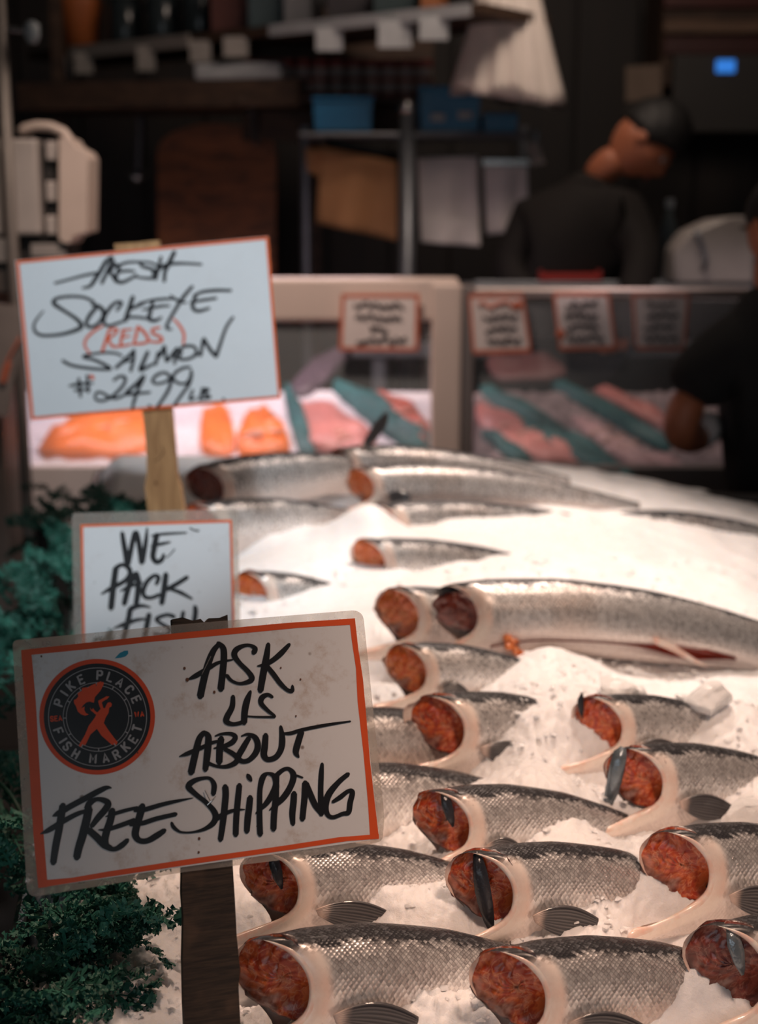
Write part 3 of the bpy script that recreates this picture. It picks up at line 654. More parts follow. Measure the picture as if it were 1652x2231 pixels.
bv = o.modifiers.new('bevel', 'BEVEL'); bv.width = .008; bv.segments = 2
c, d = boxpx(90, 305, 130, 515, SY+.03, .08); MB().rbox(c, d, .004, 1).build('gap_shade_block', M['dark'], sc)  # dark block put in for the shade in the gap
for y0, y1 in ((308, 350), (395, 440), (470, 512)):
    c, d = boxpx(98, y0, 124, y1, SY+.012, .02); MB().rbox(c, d, .004, 1).build('key_plate', M['scale2'], sc)
hp = [(44, 288), (54, 280), (80, 274), (110, 276), (138, 288), (152, 306), (158, 325)]
MB().tube([at(x, y, SY+.04) for x, y in hp], .013, 10).build('handle', M['scale'], sc, smooth=True)
for x, y in ((18, 408), (20, 466)): MB().lathe(at(x, y, SY-.001), [(.008, 0), (.006, .002)], 10, (0, -1, 0)).build('rust_spot', plain('orange_rust', (.36, .12, .03), .7), sc)
c, d = boxpx(-40, 515, 150, 575, SY+.03, .14); MB().rbox(c, d, .006, 1).build('base', M['dark'], sc)
c, d = boxpx(-12, 520, 38, 572, SY+.005, .01); MB().rbox(c, d, .002, 1).build('value_plate', M['white_edge'], sc)
c, d = boxpx(66, 532, 144, 560, SY+.005, .01); MB().rbox(c, d, .002, 1).build('value_plate', M['white_edge'], sc)
t = thing('scale_pedestal', 'dull grey cabinet under the weighing scale', 'cabinet', tuple(at(20, 900, SY+.1)))
c, d = boxpx(-200, 577, 165, 640, SY+.02, .22); MB().rbox(c, d, .005, 1).build('top', plain('pedestal_top', (.10, .08, .07), .5), t)
c, d = boxpx(-200, 642, 40, 1500, SY+.05, .16); MB().rbox((c.x, c.y, (c.z+d[2]/2)/2), (d[0], d[1], c.z+d[2]/2), .005, 1).build('body', plain('pedestal_grey', (.09, .07, .06), .6), t)
o = MB().prism([at(-60, 655, 3.70), at(42, 668, 3.70), at(48, 700, 3.70), at(18, 908, 3.70), at(-60, 900, 3.70)], (0, .008, 0)).build('hung_sign', plain('grey_sign', (.26, .22, .20), .6))
t = tag(o, 'grey tilted board with red pen strokes hanging below the scale', 'sign')
MB().tube([at(44, 735, 3.695), at(25, 770, 3.695), at(10, 800, 3.695), at(2, 835, 3.695)], .004, 6).build('red_stroke', M['tag_orange'], o)
MB().tube([at(20, 790, 3.695), at(8, 832, 3.695)], .007, 6).build('red_stroke', M['tag_orange'], o)
# ------------------------------------------------------------------ the sloping ice display
YF = .82
def yback(x): return 3.17-.16*max(0., x-.2)**2-.02*x
def xleft(y): return -.338-.15*(y-1.12)
def h0(x, y):
    return .826+.0813*(y-1.12)-.14*max(0., x-.08)**2
BUMPS = []                                             # (x, y, radius, height): ice heaped over the tails of the fish
def hz(x, y):
    z = h0(x, y)
    for bx, by, r, h in BUMPS: z += h*math.exp(-((x-bx)**2+(y-by)**2)/(r*r))
    return z
def onice(px, py, up=0., f=h0):
    d = ray(px, py); lo, hi = .7, 4.2
    for _ in range(40):
        m = (lo+hi)/2; p = CAM+d*(m/d.y)
        if p.z > f(p.x, p.y)+up: lo = m
        else: hi = m
    return CAM+d*(lo/d.y)
for px, py, r, h in ((1235, 1660, .055, .020), (1170, 1800, .06, .022), (910, 2010, .055, .022), (1310, 2010, .06, .020), (1590, 1770, .05, .016), (830, 1800, .05, .012),
                     (800, 1985, .05, .014), (900, 2190, .06, .014), (1420, 2190, .07, .016), (1560, 1640, .06, .012), (1150, 1250, .13, .012), (1500, 1260, .2, .02), (640, 1230, .1, .012), (812, 1165, .06, .045), (760, 1160, .06, .02)):
    p = onice(px, py); BUMPS.append((p.x, p.y, r, h))
def vnoise(x, y, cell, seed):
    x = x/cell; y = y/cell; xi = np.floor(x).astype(np.int64); yi = np.floor(y).astype(np.int64); fx = x-xi; fy = y-yi
    def hsh(a, b):
        n = (a*374761393+b*668265263+seed*974711) & 0x7fffffff; n = ((n ^ (n >> 13))*1274126177) & 0x7fffffff; return ((n ^ (n >> 16)) & 0xffff)/65535.
    sx = fx*fx*(3-2*fx); sy = fy*fy*(3-2*fy)
    return (hsh(xi, yi)*(1-sx)+hsh(xi+1, yi)*sx)*(1-sy)+(hsh(xi, yi+1)*(1-sx)+hsh(xi+1, yi+1)*sx)*sy-.5
def facet(x, y, cell, seed):
    X = x/cell; Y = y/cell; xi = np.floor(X).astype(np.int64); yi = np.floor(Y).astype(np.int64)
    best = np.full(X.shape, 9.); out = np.zeros(X.shape)
    def hsh(a, b, k):
        n = (a*374761393+b*668265263+(seed+k)*974711) & 0x7fffffff; n = ((n ^ (n >> 13))*1274126177) & 0x7fffffff; return ((n ^ (n >> 16)) & 0xffff)/65535.
    for i in (-1, 0, 1):
        for j in (-1, 0, 1):
            a, b = xi+i, yi+j; sx = a+hsh(a, b, 1); sy = b+hsh(a, b, 2); dx = X-sx; dy = Y-sy; d = dx*dx+dy*dy
            h = hsh(a, b, 3)-.5+dx*(hsh(a, b, 4)-.5)*2+dy*(hsh(a, b, 5)-.5)*2
            m = d < best; best = np.where(m, d, best); out = np.where(m, h, out)
    return out
def build_ice():
    nx, ny = 430, 560
    t = np.linspace(0, 1, nx+1); s = np.linspace(0, 1, ny+1)
    yy = YF*(3.22/YF)**s
    XL = np.array([xleft(y) for y in yy]); XR = np.minimum(1.22, .42*yy+.22)
    X = XL[:, None]+(XR-XL)[:, None]*t[None, :]
    Y = np.repeat(yy[:, None], nx+1, 1)
    yb = 3.17-.16*np.maximum(0, X-.2)**2-.02*X
    Y = YF+(Y-YF)*((yb-YF)/(3.22-YF))
    Z = .826+.0813*(Y-1.12)-.14*np.maximum(0, X-.08)**2
    for bx, by, r, h in BUMPS: Z += h*np.exp(-((X-bx)**2+(Y-by)**2)/(r*r))
    Z += .012*vnoise(X, Y, .09, 1)+.007*vnoise(X, Y, .035, 2)
    clump = np.clip(vnoise(X, Y, .07, 9)*2+.55, .12, 1)
    near = np.clip((2.6-Y)/1.2, .15, 1)
    Z += (.0042*facet(X, Y, .011, 3)*clump+.0022*facet(X, Y, .0055, 4))*near
    Z += .0030*vnoise(X, Y, .0045, 5)*near
    el = np.clip((X-XL[:, None])/.06, 0, 1); eb = np.clip((yb-Y)/.05, 0, 1); ef = np.clip((Y-YF)/.05, 0, 1); er = np.clip((XR[:, None]-X)/.08, 0, 1)
    Z -= .05*(1-el*(2-el))+.06*(1-eb*(2-eb))+.05*(1-ef)+.05*(1-er)
    v = np.stack([X, Y, Z], -1).reshape(-1, 3)
    idx = np.arange((nx+1)*(ny+1)).reshape(ny+1, nx+1)
    q = np.stack([idx[:-1, :-1], idx[:-1, 1:], idx[1:, 1:], idx[1:, :-1]], -1).reshape(-1, 4)
    me = bpy.data.meshes.new('ice_bed'); me.vertices.add(len(v)); me.vertices.foreach_set('co', v.ravel())
    me.loops.add(q.size); me.loops.foreach_set('vertex_index', q.ravel().astype(np.int32))
    me.polygons.add(len(q)); me.polygons.foreach_set('loop_start', np.arange(0, q.size, 4, dtype=np.int32))
    me.update(calc_edges=True); me.polygons.foreach_set('use_smooth', np.ones(len(q), bool)); me.materials.append(M['ice'])
    o = bpy.data.objects.new('ice_bed', me); COL.objects.link(o); o['kind'] = 'stuff'
    tag(o, 'broad sloping bed of crushed ice holding the rows of salmon', 'ice')
# table: tray, foil covered rim and legs
tb = thing('fish_table', 'dark market table with a foil covered rim carrying the ice bed', 'table', (.3, 2.0, 0))
M['table'] = plain('table_black', (.03, .022, .018), .6, 0, .3, 5)
pts = [(xleft(YF)-.012, YF-.01), (1.24, YF-.01), (1.26, yback(1.25)+.02), (xleft(3.17)-.012, 3.19)]
def quadbox(pts, z0f, z1f):
    mb = MB(); n = len(pts)
    vs = [(x, y, z0f(x, y)) for x, y in pts]+[(x, y, z1f(x, y)) for x, y in pts]
    return mb.add(vs, [(3, 2, 1, 0), (4, 5, 6, 7)]+[(i, (i+1) % 4, (i+1) % 4+4, i+4) for i in range(4)])
tilt = lambda x, y: .826+.0813*(y-1.12)
quadbox(pts, lambda x, y: tilt(x, y)-.30, lambda x, y: tilt(x, y)-.17).build('tray', M['table'], tb)
for (x, y) in ((-.28, .9), (1.15, .9), (1.12, 2.9), (-.42, 3.05)):
    MB().rbox((x, y, (tilt(x, y)-.3)/2), (.06, .06, tilt(x, y)-.3), .004, 1).build('leg', M['table'], tb)
M['foil'] = plain('foil', (.70, .66, .64), .25, .95, .3, 30, .8)
# side boards and rim
def side(a, b, top, name, mat, th=.012, hgt=.2):
    d = (Vector(b)-Vector(a)).normalized(); nrm = Vector((-d.y, d.x))*th
    vs = []
    for (x, y) in (a, b):
        for k in (0, 1):
            for z in (top, top-hgt): vs.append((x+nrm.x*k, y+nrm.y*k, tilt(x, y)+z))
    return MB().add(vs, [(0, 1, 3, 2), (4, 6, 7, 5), (0, 4, 5, 1), (2, 3, 7, 6), (0, 2, 6, 4), (1, 5, 7, 3)]).build(name, mat, tb)
side(pts[3], pts[0], -.045, 'side_board', M['table']); side(pts[0], pts[1], -.03, 'side_board', M['table'])
side((1.24, YF), (1.24, 2.93), -.27, 'side_board', M['table']); side((1.2, 2.98), (-.46, 3.20), -.06, 'side_board', M['table'])
rp = []
for i in range(60):
    y = YF+(3.1-YF)*i/59; rp.append((xleft(y)-.012+rng.uniform(-.0015, .0015), y, tilt(0, y)-.036+rng.uniform(-.0015, .0015)))
MB().tube(rp, [.006+rng.uniform(-.0012, .0012) for _ in rp], 8).build('foil_rim', M['foil'], tb)
# ------------------------------------------------------------------ salmon
def kin(tab, x):
    xs = [a for a, _ in tab]; return float(np.interp(x, xs, [b for _, b in tab]))
X0 = [(-180, -.070), (-170, -.030), (-155, .004), (-130, .016), (-108, -.004), (-90, -.032), (-60, -.037), (-30, -.026), (0, -.014), (20, .000), (45, .015), (70, .026), (95, .030), (108, .025), (120, .009), (132, -.016), (145, -.044), (158, -.068), (168, -.080), (176, -.080), (180, -.070)]
def sm0(th):                                           # smoothed front edge
    d = math.degrees(th); d = (d+180) % 360-180
    return sum(kin(X0, (d+k+180) % 360-180) for k in (-9, -4, 0, 4, 9))/5
PROF = [(0, .92), (.06, 1.0), (.2, 1.06), (.38, 1.0), (.6, .78), (.8, .52), (.93, .36), (1, .30)]
def salmon(label, px, py, hpx, yaw=25, pitch=9, roll=10, L=.52, flesh='flesh', flap=None, up=.044, bend=0., droop=.40, slit=False, fin=True, finlen=.078, scale=None, throat=1., tail=False, dz=0., opening=1., finup=0., hollow=True, mound=.028, fina=1.80, slitw=0):
    c = onice(px, py, up); zc = (c-CAM).dot(FWD)
    k = scale or hpx*zc/F_/.086
    R = Matrix.Rotation(math.radians(yaw), 4, 'Z') @ Matrix.Rotation(math.radians(pitch), 4, 'Y') @ Matrix.Rotation(math.radians(-roll), 4, 'X')
    base = Vector((c.x, c.y, c.z+dz))
    t = thing('salmon', label, 'fish', tuple(base), 'headless salmon on the ice')
    def tw(p):
        s, y, z = p
        q = max(0., s)
        y = y+bend*q*q; z = z-droop*q*q
        return base+(R @ Vector((s, y, z)))*k
    A, B = .0545, .0345
    nth, ns = 56, 44
    def sec(th, s):
        f = max(0., s)/L; g = kin(PROF, f)
        cz = math.cos(th); sy = math.sin(th)
        A2 = .056+.025*math.exp(-(max(0., s)/.075)**2)
        z = A*g*(abs(cz)**.92) if cz > 0 else -A2*g*(abs(cz)**.92); y = -B*g*(abs(sy)**.85)*(1 if sy > 0 else -1)
        if s < 0:                                      # the throat narrows and lifts towards its tip
            tt = min(1., -s/.080)
            if cz < -.3: y = y*(1-.45*tt**1.3)-.016*tt; z += .002*tt
        return Vector((s, y, z))
    def x0(th):
        v = sm0(th); return v*(throat if v < -.03 else 1)
    ths = [-.62*PI+2*PI*j/nth for j in range(nth+1)]
    vs = []; uv = []; ed = []; fs = []
    for i in range(ns+1):
        f = i/ns; f = f**1.5
        for th in ths:
            a = x0(th); s = a+(L-a)*f
            p = sec(th, s); d = s-a
            if d < .012:                               # rolled lip of the collar
                w = 1-d/.012; p.y *= 1-.10*w*w; p.z *= 1-.06*w*w
            if slit and .05 < s/L < .56:
                dv = abs(((th-2.30+PI) % (2*PI))-PI); dep = .004+.010*math.exp(-((s/L-.43)/.07)**2)
                if dv < .3: p.y += dep*(1-dv/.3)*1.2; p.z += dep*.5*(1-dv/.3)
            vs.append(tw(p)); uv.append((s*k/.9, th)); ed.append((d, 0))
    m = nth+1
    for i in range(ns):
        for j in range(nth): a = i*m+j; fs.append((a, a+m, a+m+1, a+1))
    vs.append(tw(Vector((L+.004, 0, 0)))); uv.append((L, 0)); ed.append((.3, 0)); e = len(vs)-1
    for j in range(nth): fs.append((ns*m+j, e, ns*m+j+1))
    def withuv(o, uv, ed=None):
        me = o.data; li = np.empty(len(me.loops), np.int32); me.loops.foreach_get('vertex_index', li)
        for nm, dat in (('skin', uv), ('edge', ed)):
            if dat is None: continue
            l = me.uv_layers.new(name=nm); l.data.foreach_set('uv', np.asarray(dat, np.float32)[li].ravel())
        return o
    withuv(obj('body', vs, fs, M['skin'], t, True), uv, ed)
    # collar: the thick pale membrane along the gill opening, turned inwards to the cut
    vs = []; fs = []; cth = [th for th in ths if -.05 < th < 3.6]+[th+2*PI for th in ths if -.05 < th+2*PI < 3.6 and th < -1.5]
    cth = sorted(set(round(q, 5) for q in cth))
    for th in cth:
        a = x0(th); p = sec(th, a+.001); p.y *= .90; p.z *= .94
        n = Vector((0, p.y, p.z)).normalized(); tp = min(1, max(.02, (th+.05)/.85)); thick = .0078*tp
        thick *= 1+.25*math.sin(th*5+px)
        for (o1, s1) in ((.0006*tp, .004*tp), (.0004*tp, -.0022*tp), (-.0025*tp, -.004*tp), (-.0065*tp, -.0015*tp), (-thick*1.25, .006), (-thick*1.4, .016)):
            q = p+n*o1; q.x = a+s1; vs.append(tw(q))
    for j in range(len(cth)-1):
        for i in range(5): a = j*6+i; fs.append((a, a+1, a+7, a+6))
    MB().add(vs, fs).build('collar', M['collar'], t, smooth=True)
    # cut face: slanted oval of flesh with a dark gullet
    nr, na = 12, 44; rr = random.Random(int(px*3+py)); ph = [rr.uniform(0, 6.28) for _ in range(6)]
    vs = []; uv = []; fs = []
    OA, OB = .0440*opening, B*.95
    OZ = .0085
    def face(y, z):
        return .006+.034*(-y/OB)-.010*((z-OZ)/OA)+.014*max(0, -(z-OZ)/OA-.2)*(y > -.02)*.4
    def oval(an):                                      # an measured like th: 0 top, +90 near side
        y = -OB*math.sin(an); z = OZ+OA*math.cos(an)
        return Vector((face(y, z), y, z))
    for i in range(nr+1):
        f = i/nr
        for j in range(na):
            an = 2*PI*j/na; q = oval(an)
            wob = 1+.03*math.sin(3*an+ph[0])+.015*math.sin(7*an+ph[1])
            y, z = q.y*f*wob, OZ+(q.z-OZ)*f*wob
            s = face(y, z)
            bulge = (1-f**2.5)*(-.004 if y > 0 else -.004+.013*min(1, -y/.02))
            g = ((y+.012)/.0125)**2+((z+.012)/.017)**2     # gullet recess, low and towards the near side
            seam = .004*math.exp(-((y+.002-.25*(z-OZ))/.0035)**2)*(z > -.005)
            dent = .024*math.exp(-g)
            s += bulge+dent+seam+.0022*math.sin(an*5+f*9+ph[2])*f+.0014*math.sin(an*11-f*17+ph[3])+.0012*math.sin(y*600+z*350+ph[4])
            vs.append(tw(Vector((s, y, z)))); uv.append((f, an))
    for i in range(nr):
        for j in range(na): fs.append((i*na+j, i*na+(j+1) % na, (i+1)*na+(j+1) % na, (i+1)*na+j))
    # side wall of the stump, running back under the collar
    for i in range(1, 4):
        for j in range(na):
            an = 2*PI*j/na; q = oval(an); w = i/3
            vs.append(tw(Vector((max(q.x, q.x+(.055-q.x)*w), q.y*(1-.04*w), OZ+(q.z-OZ)*(1-.06*w))))); uv.append((1.03+.1*w, an))
    for i in range(nr, nr+3):
        for j in range(na): fs.append((i*na+j, i*na+(j+1) % na, (i+1)*na+(j+1) % na, (i+1)*na+j))
    withuv(obj('cut_flesh', vs, fs, M[flesh], t, True), uv)
    # gullet plug: dark tunnel bottom
    gc = face(-.014, -.012)+.014
    gp = [tw(Vector((gc+.002*math.sin(a*3), -.014+.0085*math.cos(a), -.012+.0110*math.sin(a)))) for a in np.linspace(0, 2*PI, 15)[:-1]]
    cen = tw(Vector((gc+.004, -.014, -.012)))
    MB().add(gp+[cen], [(i, (i+1) % 14, 14) for i in range(14)]).build('gullet', M['gut'], t)
    if hollow:
        q = tw(Vector((-.040, -.030, -.05))); BUMPS.append((q.x, q.y, .068*k, -.072*k))
        q = tw(Vector((.055, -.060, -.05))); BUMPS.append((q.x, q.y, .055*k, -.046*k))
        q = tw(Vector((.23, -.03, 0))); BUMPS.append((q.x, q.y, .07, mound))
        q = tw(Vector((.31, .0, 0))); BUMPS.append((q.x, q.y, .08, mound*1.2))
    if fin:
        vs = []; uv = []; fs = []; a0 = fina; s0 = .046; nu, nv = 12, 9
        root = sec(a0, s0)+Vector((0, -.002, 0))
        for j in range(nv+1):
            for i in range(nu+1):
                u, v = i/nu, j/nv
                r_ = finlen*u*(1-.22*v*v)
                d = Vector((math.cos(.0-.14*v+finup), -.36-.25*u, math.sin(.0-.14*v+finup))); 
                w = root+Vector((.004*v, -.003-.003*u, -.004+(.5-v)*.027*(.12+.95*math.sin(PI*(u*.83+.06)))))+Vector((d.x*r_, d.y*r_*.35, d.z*r_+.012*u*(1-u)*(1-v)+.0008*math.sin(v*40)*u))
                vs.append(tw(w)); uv.append((u, v))
        for j in range(nv):
            for i in range(nu): a = j*(nu+1)+i; fs.append((a, a+1, a+nu+2, a+nu+1))
        o = withuv(obj('pectoral_fin', vs, fs, M['fin'], t, True), uv)
        so = o.modifiers.new('thick', 'SOLIDIFY'); so.thickness = .0014
    if flap:
        kind, mat = flap if isinstance(flap, tuple) else (flap, 'gill')
        SH = {'long': [(-.10, .052, 0), (.18, .046, 0), (.34, .01, .004), (.30, -.030, .006), (.10, -.052, .004), (-.10, -.038, .002), (-.20, .0, 0)],
              'tri': [(.02, .050, 0), (.42, .042, 0), (.46, .008, .003), (.36, -.004, .004), (.2, .02, .002)],
              'left': [(-.55, .046, 0), (-.05, .052, 0), (-.2, .015, .004), (-.5, -.022, .006), (-.95, -.050, .008), (-1.0, -.03, .006), (-.75, .005, .002)],
              'small': [(-.50, .05, .002), (-.30, .058, .004), (-.34, .030, .003), (-.50, .004, .002), (-.56, .03, .001)]}[kind]
        pl = []
        for (yn, z, out) in SH:
            y = -OB*yn; s = face(y, z*opening)-.0085-out; pl.append(Vector((s, y, z*opening)))
        n = len(pl); cen = sum(pl, Vector())/n+Vector((-.006, 0, 0)); ring = []
        for i in range(n):
            for f in (0, .5):
                q = pl[i].lerp(pl[(i+1) % n], f); ring.append(q)
        n2 = len(ring); ring = [(ring[i-1]+ring[i]*2+ring[(i+1) % n2])/4 for i in range(n2)]
        mid = [q.lerp(cen, .5)+Vector((-.003, 0, 0)) for q in ring]
        o = MB().add([tw(q) for q in ring+mid]+[tw(cen)], [(i, (i+1) % n2, n2+(i+1) % n2, n2+i) for i in range(n2)]+[(n2+i, n2+(i+1) % n2, 2*n2) for i in range(n2)]).build('gill_flap', M[mat], t, smooth=True, label='dark scrap of gill cover')
        so = o.modifiers.new('thick', 'SOLIDIFY'); so.thickness = .0022
    if tail:
        vs = [tw(Vector((L-.012, 0, z))) for z in (.014, -.014)]+[tw(Vector((L+.075, .002, .060))), tw(Vector((L+.058, .004, .02))), tw(Vector((L+.05, .004, 0))), tw(Vector((L+.058, .004, -.02))), tw(Vector((L+.075, .002, -.060)))]
        o = withuv(obj('tail_fin', vs, [(0, 2, 3), (0, 3, 4), (0, 4, 1), (1, 4, 5), (1, 5, 6)], M['fin'], t), [(.6, .1)]*7)
        so = o.modifiers.new('thick', 'SOLIDIFY'); so.thickness = .003
    if slit:
        vs = []; fs = []
        for i in range(25):
            f = .05+.48*i/24; s = f*L; w = .0010+.0095*math.exp(-((f-.43)/.065)**2)
            c0 = sec(2.30, s); dep = .004+.010*math.exp(-((f-.43)/.07)**2)
            for sg in (-1, -.4, .4, 1): vs.append(tw(Vector((s, c0.y+dep*(.75 if abs(sg) < .5 else .15)-.0022, c0.z+.003+w*sg))))
        for i in range(24):
            for j in range(3): a = i*4+j; fs.append((a, a+1, a+5, a+4))
        MB().add(vs, fs).build('belly_cut', plain('belly_cavity', (.30, .035, .018), .25, 0, .6, 60), t, smooth=True)
        b = sec(2.30, .066); b.y -= .003
        mb = MB()
        for q in range(9):
            mb.rbox(tw(b+Vector((.006*math.sin(q*2.1)+.0035*q, -.003-.0006*q, .010-.0055*q))), (.013+.004*math.sin(q), .010, .012), .003, 1, Matrix.Rotation(q, 4, (1, .5, .2)))
        mb.build('torn_flesh', M['flesh_orange'], t, smooth=True)
        b = sec(2.15, L*.36); b.y -= .004
        vs = [tw(b+Vector(q)) for q in ((0, -.002, .012), (.03, -.006, .004), (.078, -.010, -.022), (.058, -.008, -.018), (.02, -.006, -.004), (0, -.003, .002))]
        o = withuv(obj('pelvic_fin', vs, [(0, 1, 4, 5), (1, 2, 3, 4)], M['collar'], t), [(.2, .1)]*6)
        so = o.modifiers.new('thick', 'SOLIDIFY'); so.thickness = .003
    return t
FS = salmon
FS('headless salmon lying nearest the dark stake, lowest in the picture', 598, 2150, 190, 27, finlen=.085)
FS('headless salmon in the lowest row, between the stake fish and the silver flapped one', 1112, 2170, 180, 26, finlen=.085)
FS('headless salmon with a silvery torn gill scrap across its dark cut, at the picture corner', 1585, 2120, 190, 24, flesh='flesh_dark', flap=('tri', 'gill_silver'))
FS('headless salmon just under the lower edge of the shipping sign, with a long grey fin', 592, 1935, 145, 26, finlen=.100, flap='tri')
FS('headless salmon with a long dark gill flap hanging over its cut', 1050, 1945, 160, 27, flap='long', finlen=.080)
FS('bright red cut salmon at the frame edge, below the fish with outward gill flap', 1475, 1900, 160, 26)
FS('headless salmon by the shipping sign corner with a dark wedge atop its cut', 965, 1800, 138, 26, flap='tri', throat=.75, finlen=.05)
FS('headless salmon with a grey gill flap folded outward beside its red cut', 1385, 1705, 135, 25, flap=('left', 'gill_silver'), throat=.95)
FS('headless salmon with long pale throat flap, level with the word about', 956, 1590, 132, 26, throat=1.25)
FS('headless salmon with a dark pointed scrap standing atop its cut', 1305, 1585, 118, 22, flap='small')
FS('orange fleshed salmon in the shade under the big slit salmon', 886, 1465, 108, 20, flesh='flesh_orange', throat=.9, finlen=.05)
FS('orange fleshed salmon directly behind the big slit salmon', 868, 1345, 112, 20, flesh='flesh_orange', fin=False, throat=.95)
FS('big silver salmon on top of the ice, belly slit, dark cut, torn orange shred', 996, 1344, 100, 9, 0, 22, L=.80, flesh='flesh_dark', up=.066, droop=.30, bend=.1, slit=True, fin=False, throat=.6, opening=.66, hollow=False, scale=1.0)
FS('half buried salmon with small orange cut lying alone mid slope', 805, 1228, 62, 16, 6, 4, L=.62, flesh='flesh_orange', fin=False, up=.006, scale=.88, hollow=False, droop=.18)
FS('salmon peeking out with its dark orange cut beside the packing sign', 545, 1300, 80, 24, 12, 6, L=.5, flesh='flesh_orange', fin=False, up=-.002, scale=.85, hollow=False)
FS('mostly buried salmon showing a long dark back below the upper orange headed one', 838, 1150, 30, 13, 1, 4, L=.56, fin=False, flesh='flesh_dark', up=-.018, scale=.95, hollow=False, droop=.10)
FS('upper salmon with small bright orange cut and long curved body near the slope top', 788, 1064, 56, 10, 0, 10, L=.68, flesh='flesh_orange', up=.040, droop=.16, scale=.86, finlen=.06, mound=0)
FS('salmon lying along the top edge of the ice with one fin sticking up', 745, 1016, 44, 8, 0, 8, L=.62, up=.044, droop=.16, scale=.80, finlen=.12, finup=.95, fina=.55, mound=0)
FS('salmon with dark red cut lying beside the pine stake', 450, 1066, 74, 30, -3, 10, L=.46, flesh='flesh_dark', up=.040, scale=1.0, fin=False, mound=0, droop=.1)
FS('salmon mostly hidden behind the packing sign with a dark back', 440, 1150, 70, 36, 4, 8, L=.48, up=.026, scale=.92, fin=False, droop=.1, mound=0)
FS('salmon behind the shipping sign showing only a strip of dark back', 690, 1762, 120, 24, 8, 6, up=.014, fin=False, scale=.95)
FS('salmon behind the shipping sign showing a bright flank by the word about', 700, 1632, 110, 24, 8, 6, up=.026, fin=False, scale=.95)
FS('buried salmon showing only the last dark line of its back, upper slope', 1330, 1168, 30, 2, -3, 4, L=.48, fin=False, up=-.050, droop=.25, scale=.9, hollow=False)
build_ice()
# ------------------------------------------------------------------ loose ice
def chunk(c, r, seed, flat=.7):
    rr = random.Random(seed); bm = bmesh.new(); bmesh.ops.create_icosphere(bm, subdivisions=3, radius=r)
    pl = [(Vector((rr.gauss(0, 1), rr.gauss(0, 1), rr.gauss(0, 1))).normalized(), r*rr.uniform(.42, .78)) for _ in range(15)]
    for v in bm.verts:
        for n, d in pl:
            e = v.co.dot(n)-d
            if e > 0: v.co -= n*e
        v.co.x *= 1.35; v.co.z *= flat; v.co += Vector((rr.uniform(-1, 1), rr.uniform(-1, 1), rr.uniform(-1, 1)))*r*.03
    bm.verts.index_update(); vs = [v.co+Vector(c) for v in bm.verts]; fs = [[v.index for v in f.verts] for f in bm.faces]; bm.free(); return vs, fs
for i, (px, py, r, lab) in enumerate(((1352, 1505, .032, 'clear ice lump under the slit belly of the big salmon, nearer its middle'), (1385, 1512, .02, 'small ice lump touching the lump under the slit belly'), (1545, 1520, .034, 'rough ice lump past the belly slit, above the dark backed fish'), (1500, 1525, .018, 'little ice lump beside the rough lump'), (1630, 1765, .03, 'rough ice lump at the frame edge behind the grey fin'))):
    c = onice(px, py, .020, hz); vs, fs = chunk(c, r, i+5)
    tag(obj('ice_lump', vs, fs, M['clear_ice'], loc=tuple(c)), lab, 'ice lump', 'ice lumps by the big salmon')
mb = MB(); rr = random.Random(3); T = [chunk((0, 0, 0), 1, 50+i) for i in range(8)]
def small_chunk(seed):
    r2 = random.Random(seed); vs = []
    for a in range(5): vs.append(Vector((math.cos(a*1.26+r2.uniform(-.4, .4)), math.sin(a*1.26+r2.uniform(-.4, .4)), r2.uniform(-.5, .2)))*r2.uniform(.7, 1.2))
    vs += [Vector((r2.uniform(-.4, .4), r2.uniform(-.4, .4), r2.uniform(.4, .8))), Vector((r2.uniform(-.3, .3), r2.uniform(-.3, .3), -.7))]
    return vs, [(a, (a+1) % 5, 5) for a in range(5)]+[((a+1) % 5, a, 6) for a in range(5)]
SC = [small_chunk(i) for i in range(14)]
V = []; Fc = []
for i in range(4200):
    y = .95+1.5*rr.random()**1.6; x = xleft(y)+.03+rr.random()*(.36*y+.30-xleft(y)*0)
    if vnoise(np.array([x]), np.array([y]), .07, 9)[0] < -.08+rr.uniform(-.15, .15): continue
    s = rr.choice((.0022, .003, .0035, .0045, .0055))*(1 if rr.random() < .93 else 1.7); vs, fs = SC[i % 14]
    q = Matrix.Rotation(rr.uniform(0, 6.28), 3, 'Z'); c = Vector((x, y, hz(x, y)+.012*0+s*.35)); b = len(V)
    V += [tuple(Vector(((q @ v).x, (q @ v).y, v.z*.5))*s+c) for v in vs]; Fc += [tuple(k+b for k in f) for f in fs]
o = obj('loose_ice', V, Fc, M['crystal'], kind='stuff'); tag(o, 'scattered loose crystals of crushed ice between the salmon', 'ice')
# ------------------------------------------------------------------ hand lettered signs
def homography(q):
    A = []; b = []
    for (u, v), (x, y) in zip(((0, 0), (1, 0), (1, 1), (0, 1)), q):
        A += [[u, v, 1, 0, 0, 0, -x*u, -x*v], [0, 0, 0, u, v, 1, -y*u, -y*v]]; b += [x, y]
    h = np.linalg.solve(np.array(A, float), np.array(b, float)); return np.append(h, 1).reshape(3, 3)
class Plane:
    """the real plane of a rectangular board, found from its four corners in the photograph and its true width"""
    def __init__(s, quad, width):
        Hm = homography(quad); K = np.array([[F_, 0, W_/2], [0, F_, H_/2], [0, 0, 1]])
        G = np.linalg.inv(K) @ Hm
        def w(c): return Vector((1, 0, 0))*c[0]+UP*(-c[1])+FWD*c[2]
        a, b, c = w(G[:, 0]), w(G[:, 1]), w(G[:, 2]); k = width/a.length
        s.o = CAM+c*k; s.u = a*k; s.v = b*k; s.n = a.cross(b).normalized()
        if s.n.dot(CAM-s.o) < 0: s.n = -s.n
        s.depth = (s.o-CAM).dot(FWD)
    def at(s, px, py, off=0.): return onplane(px, py, s.o+s.n*off, s.n)
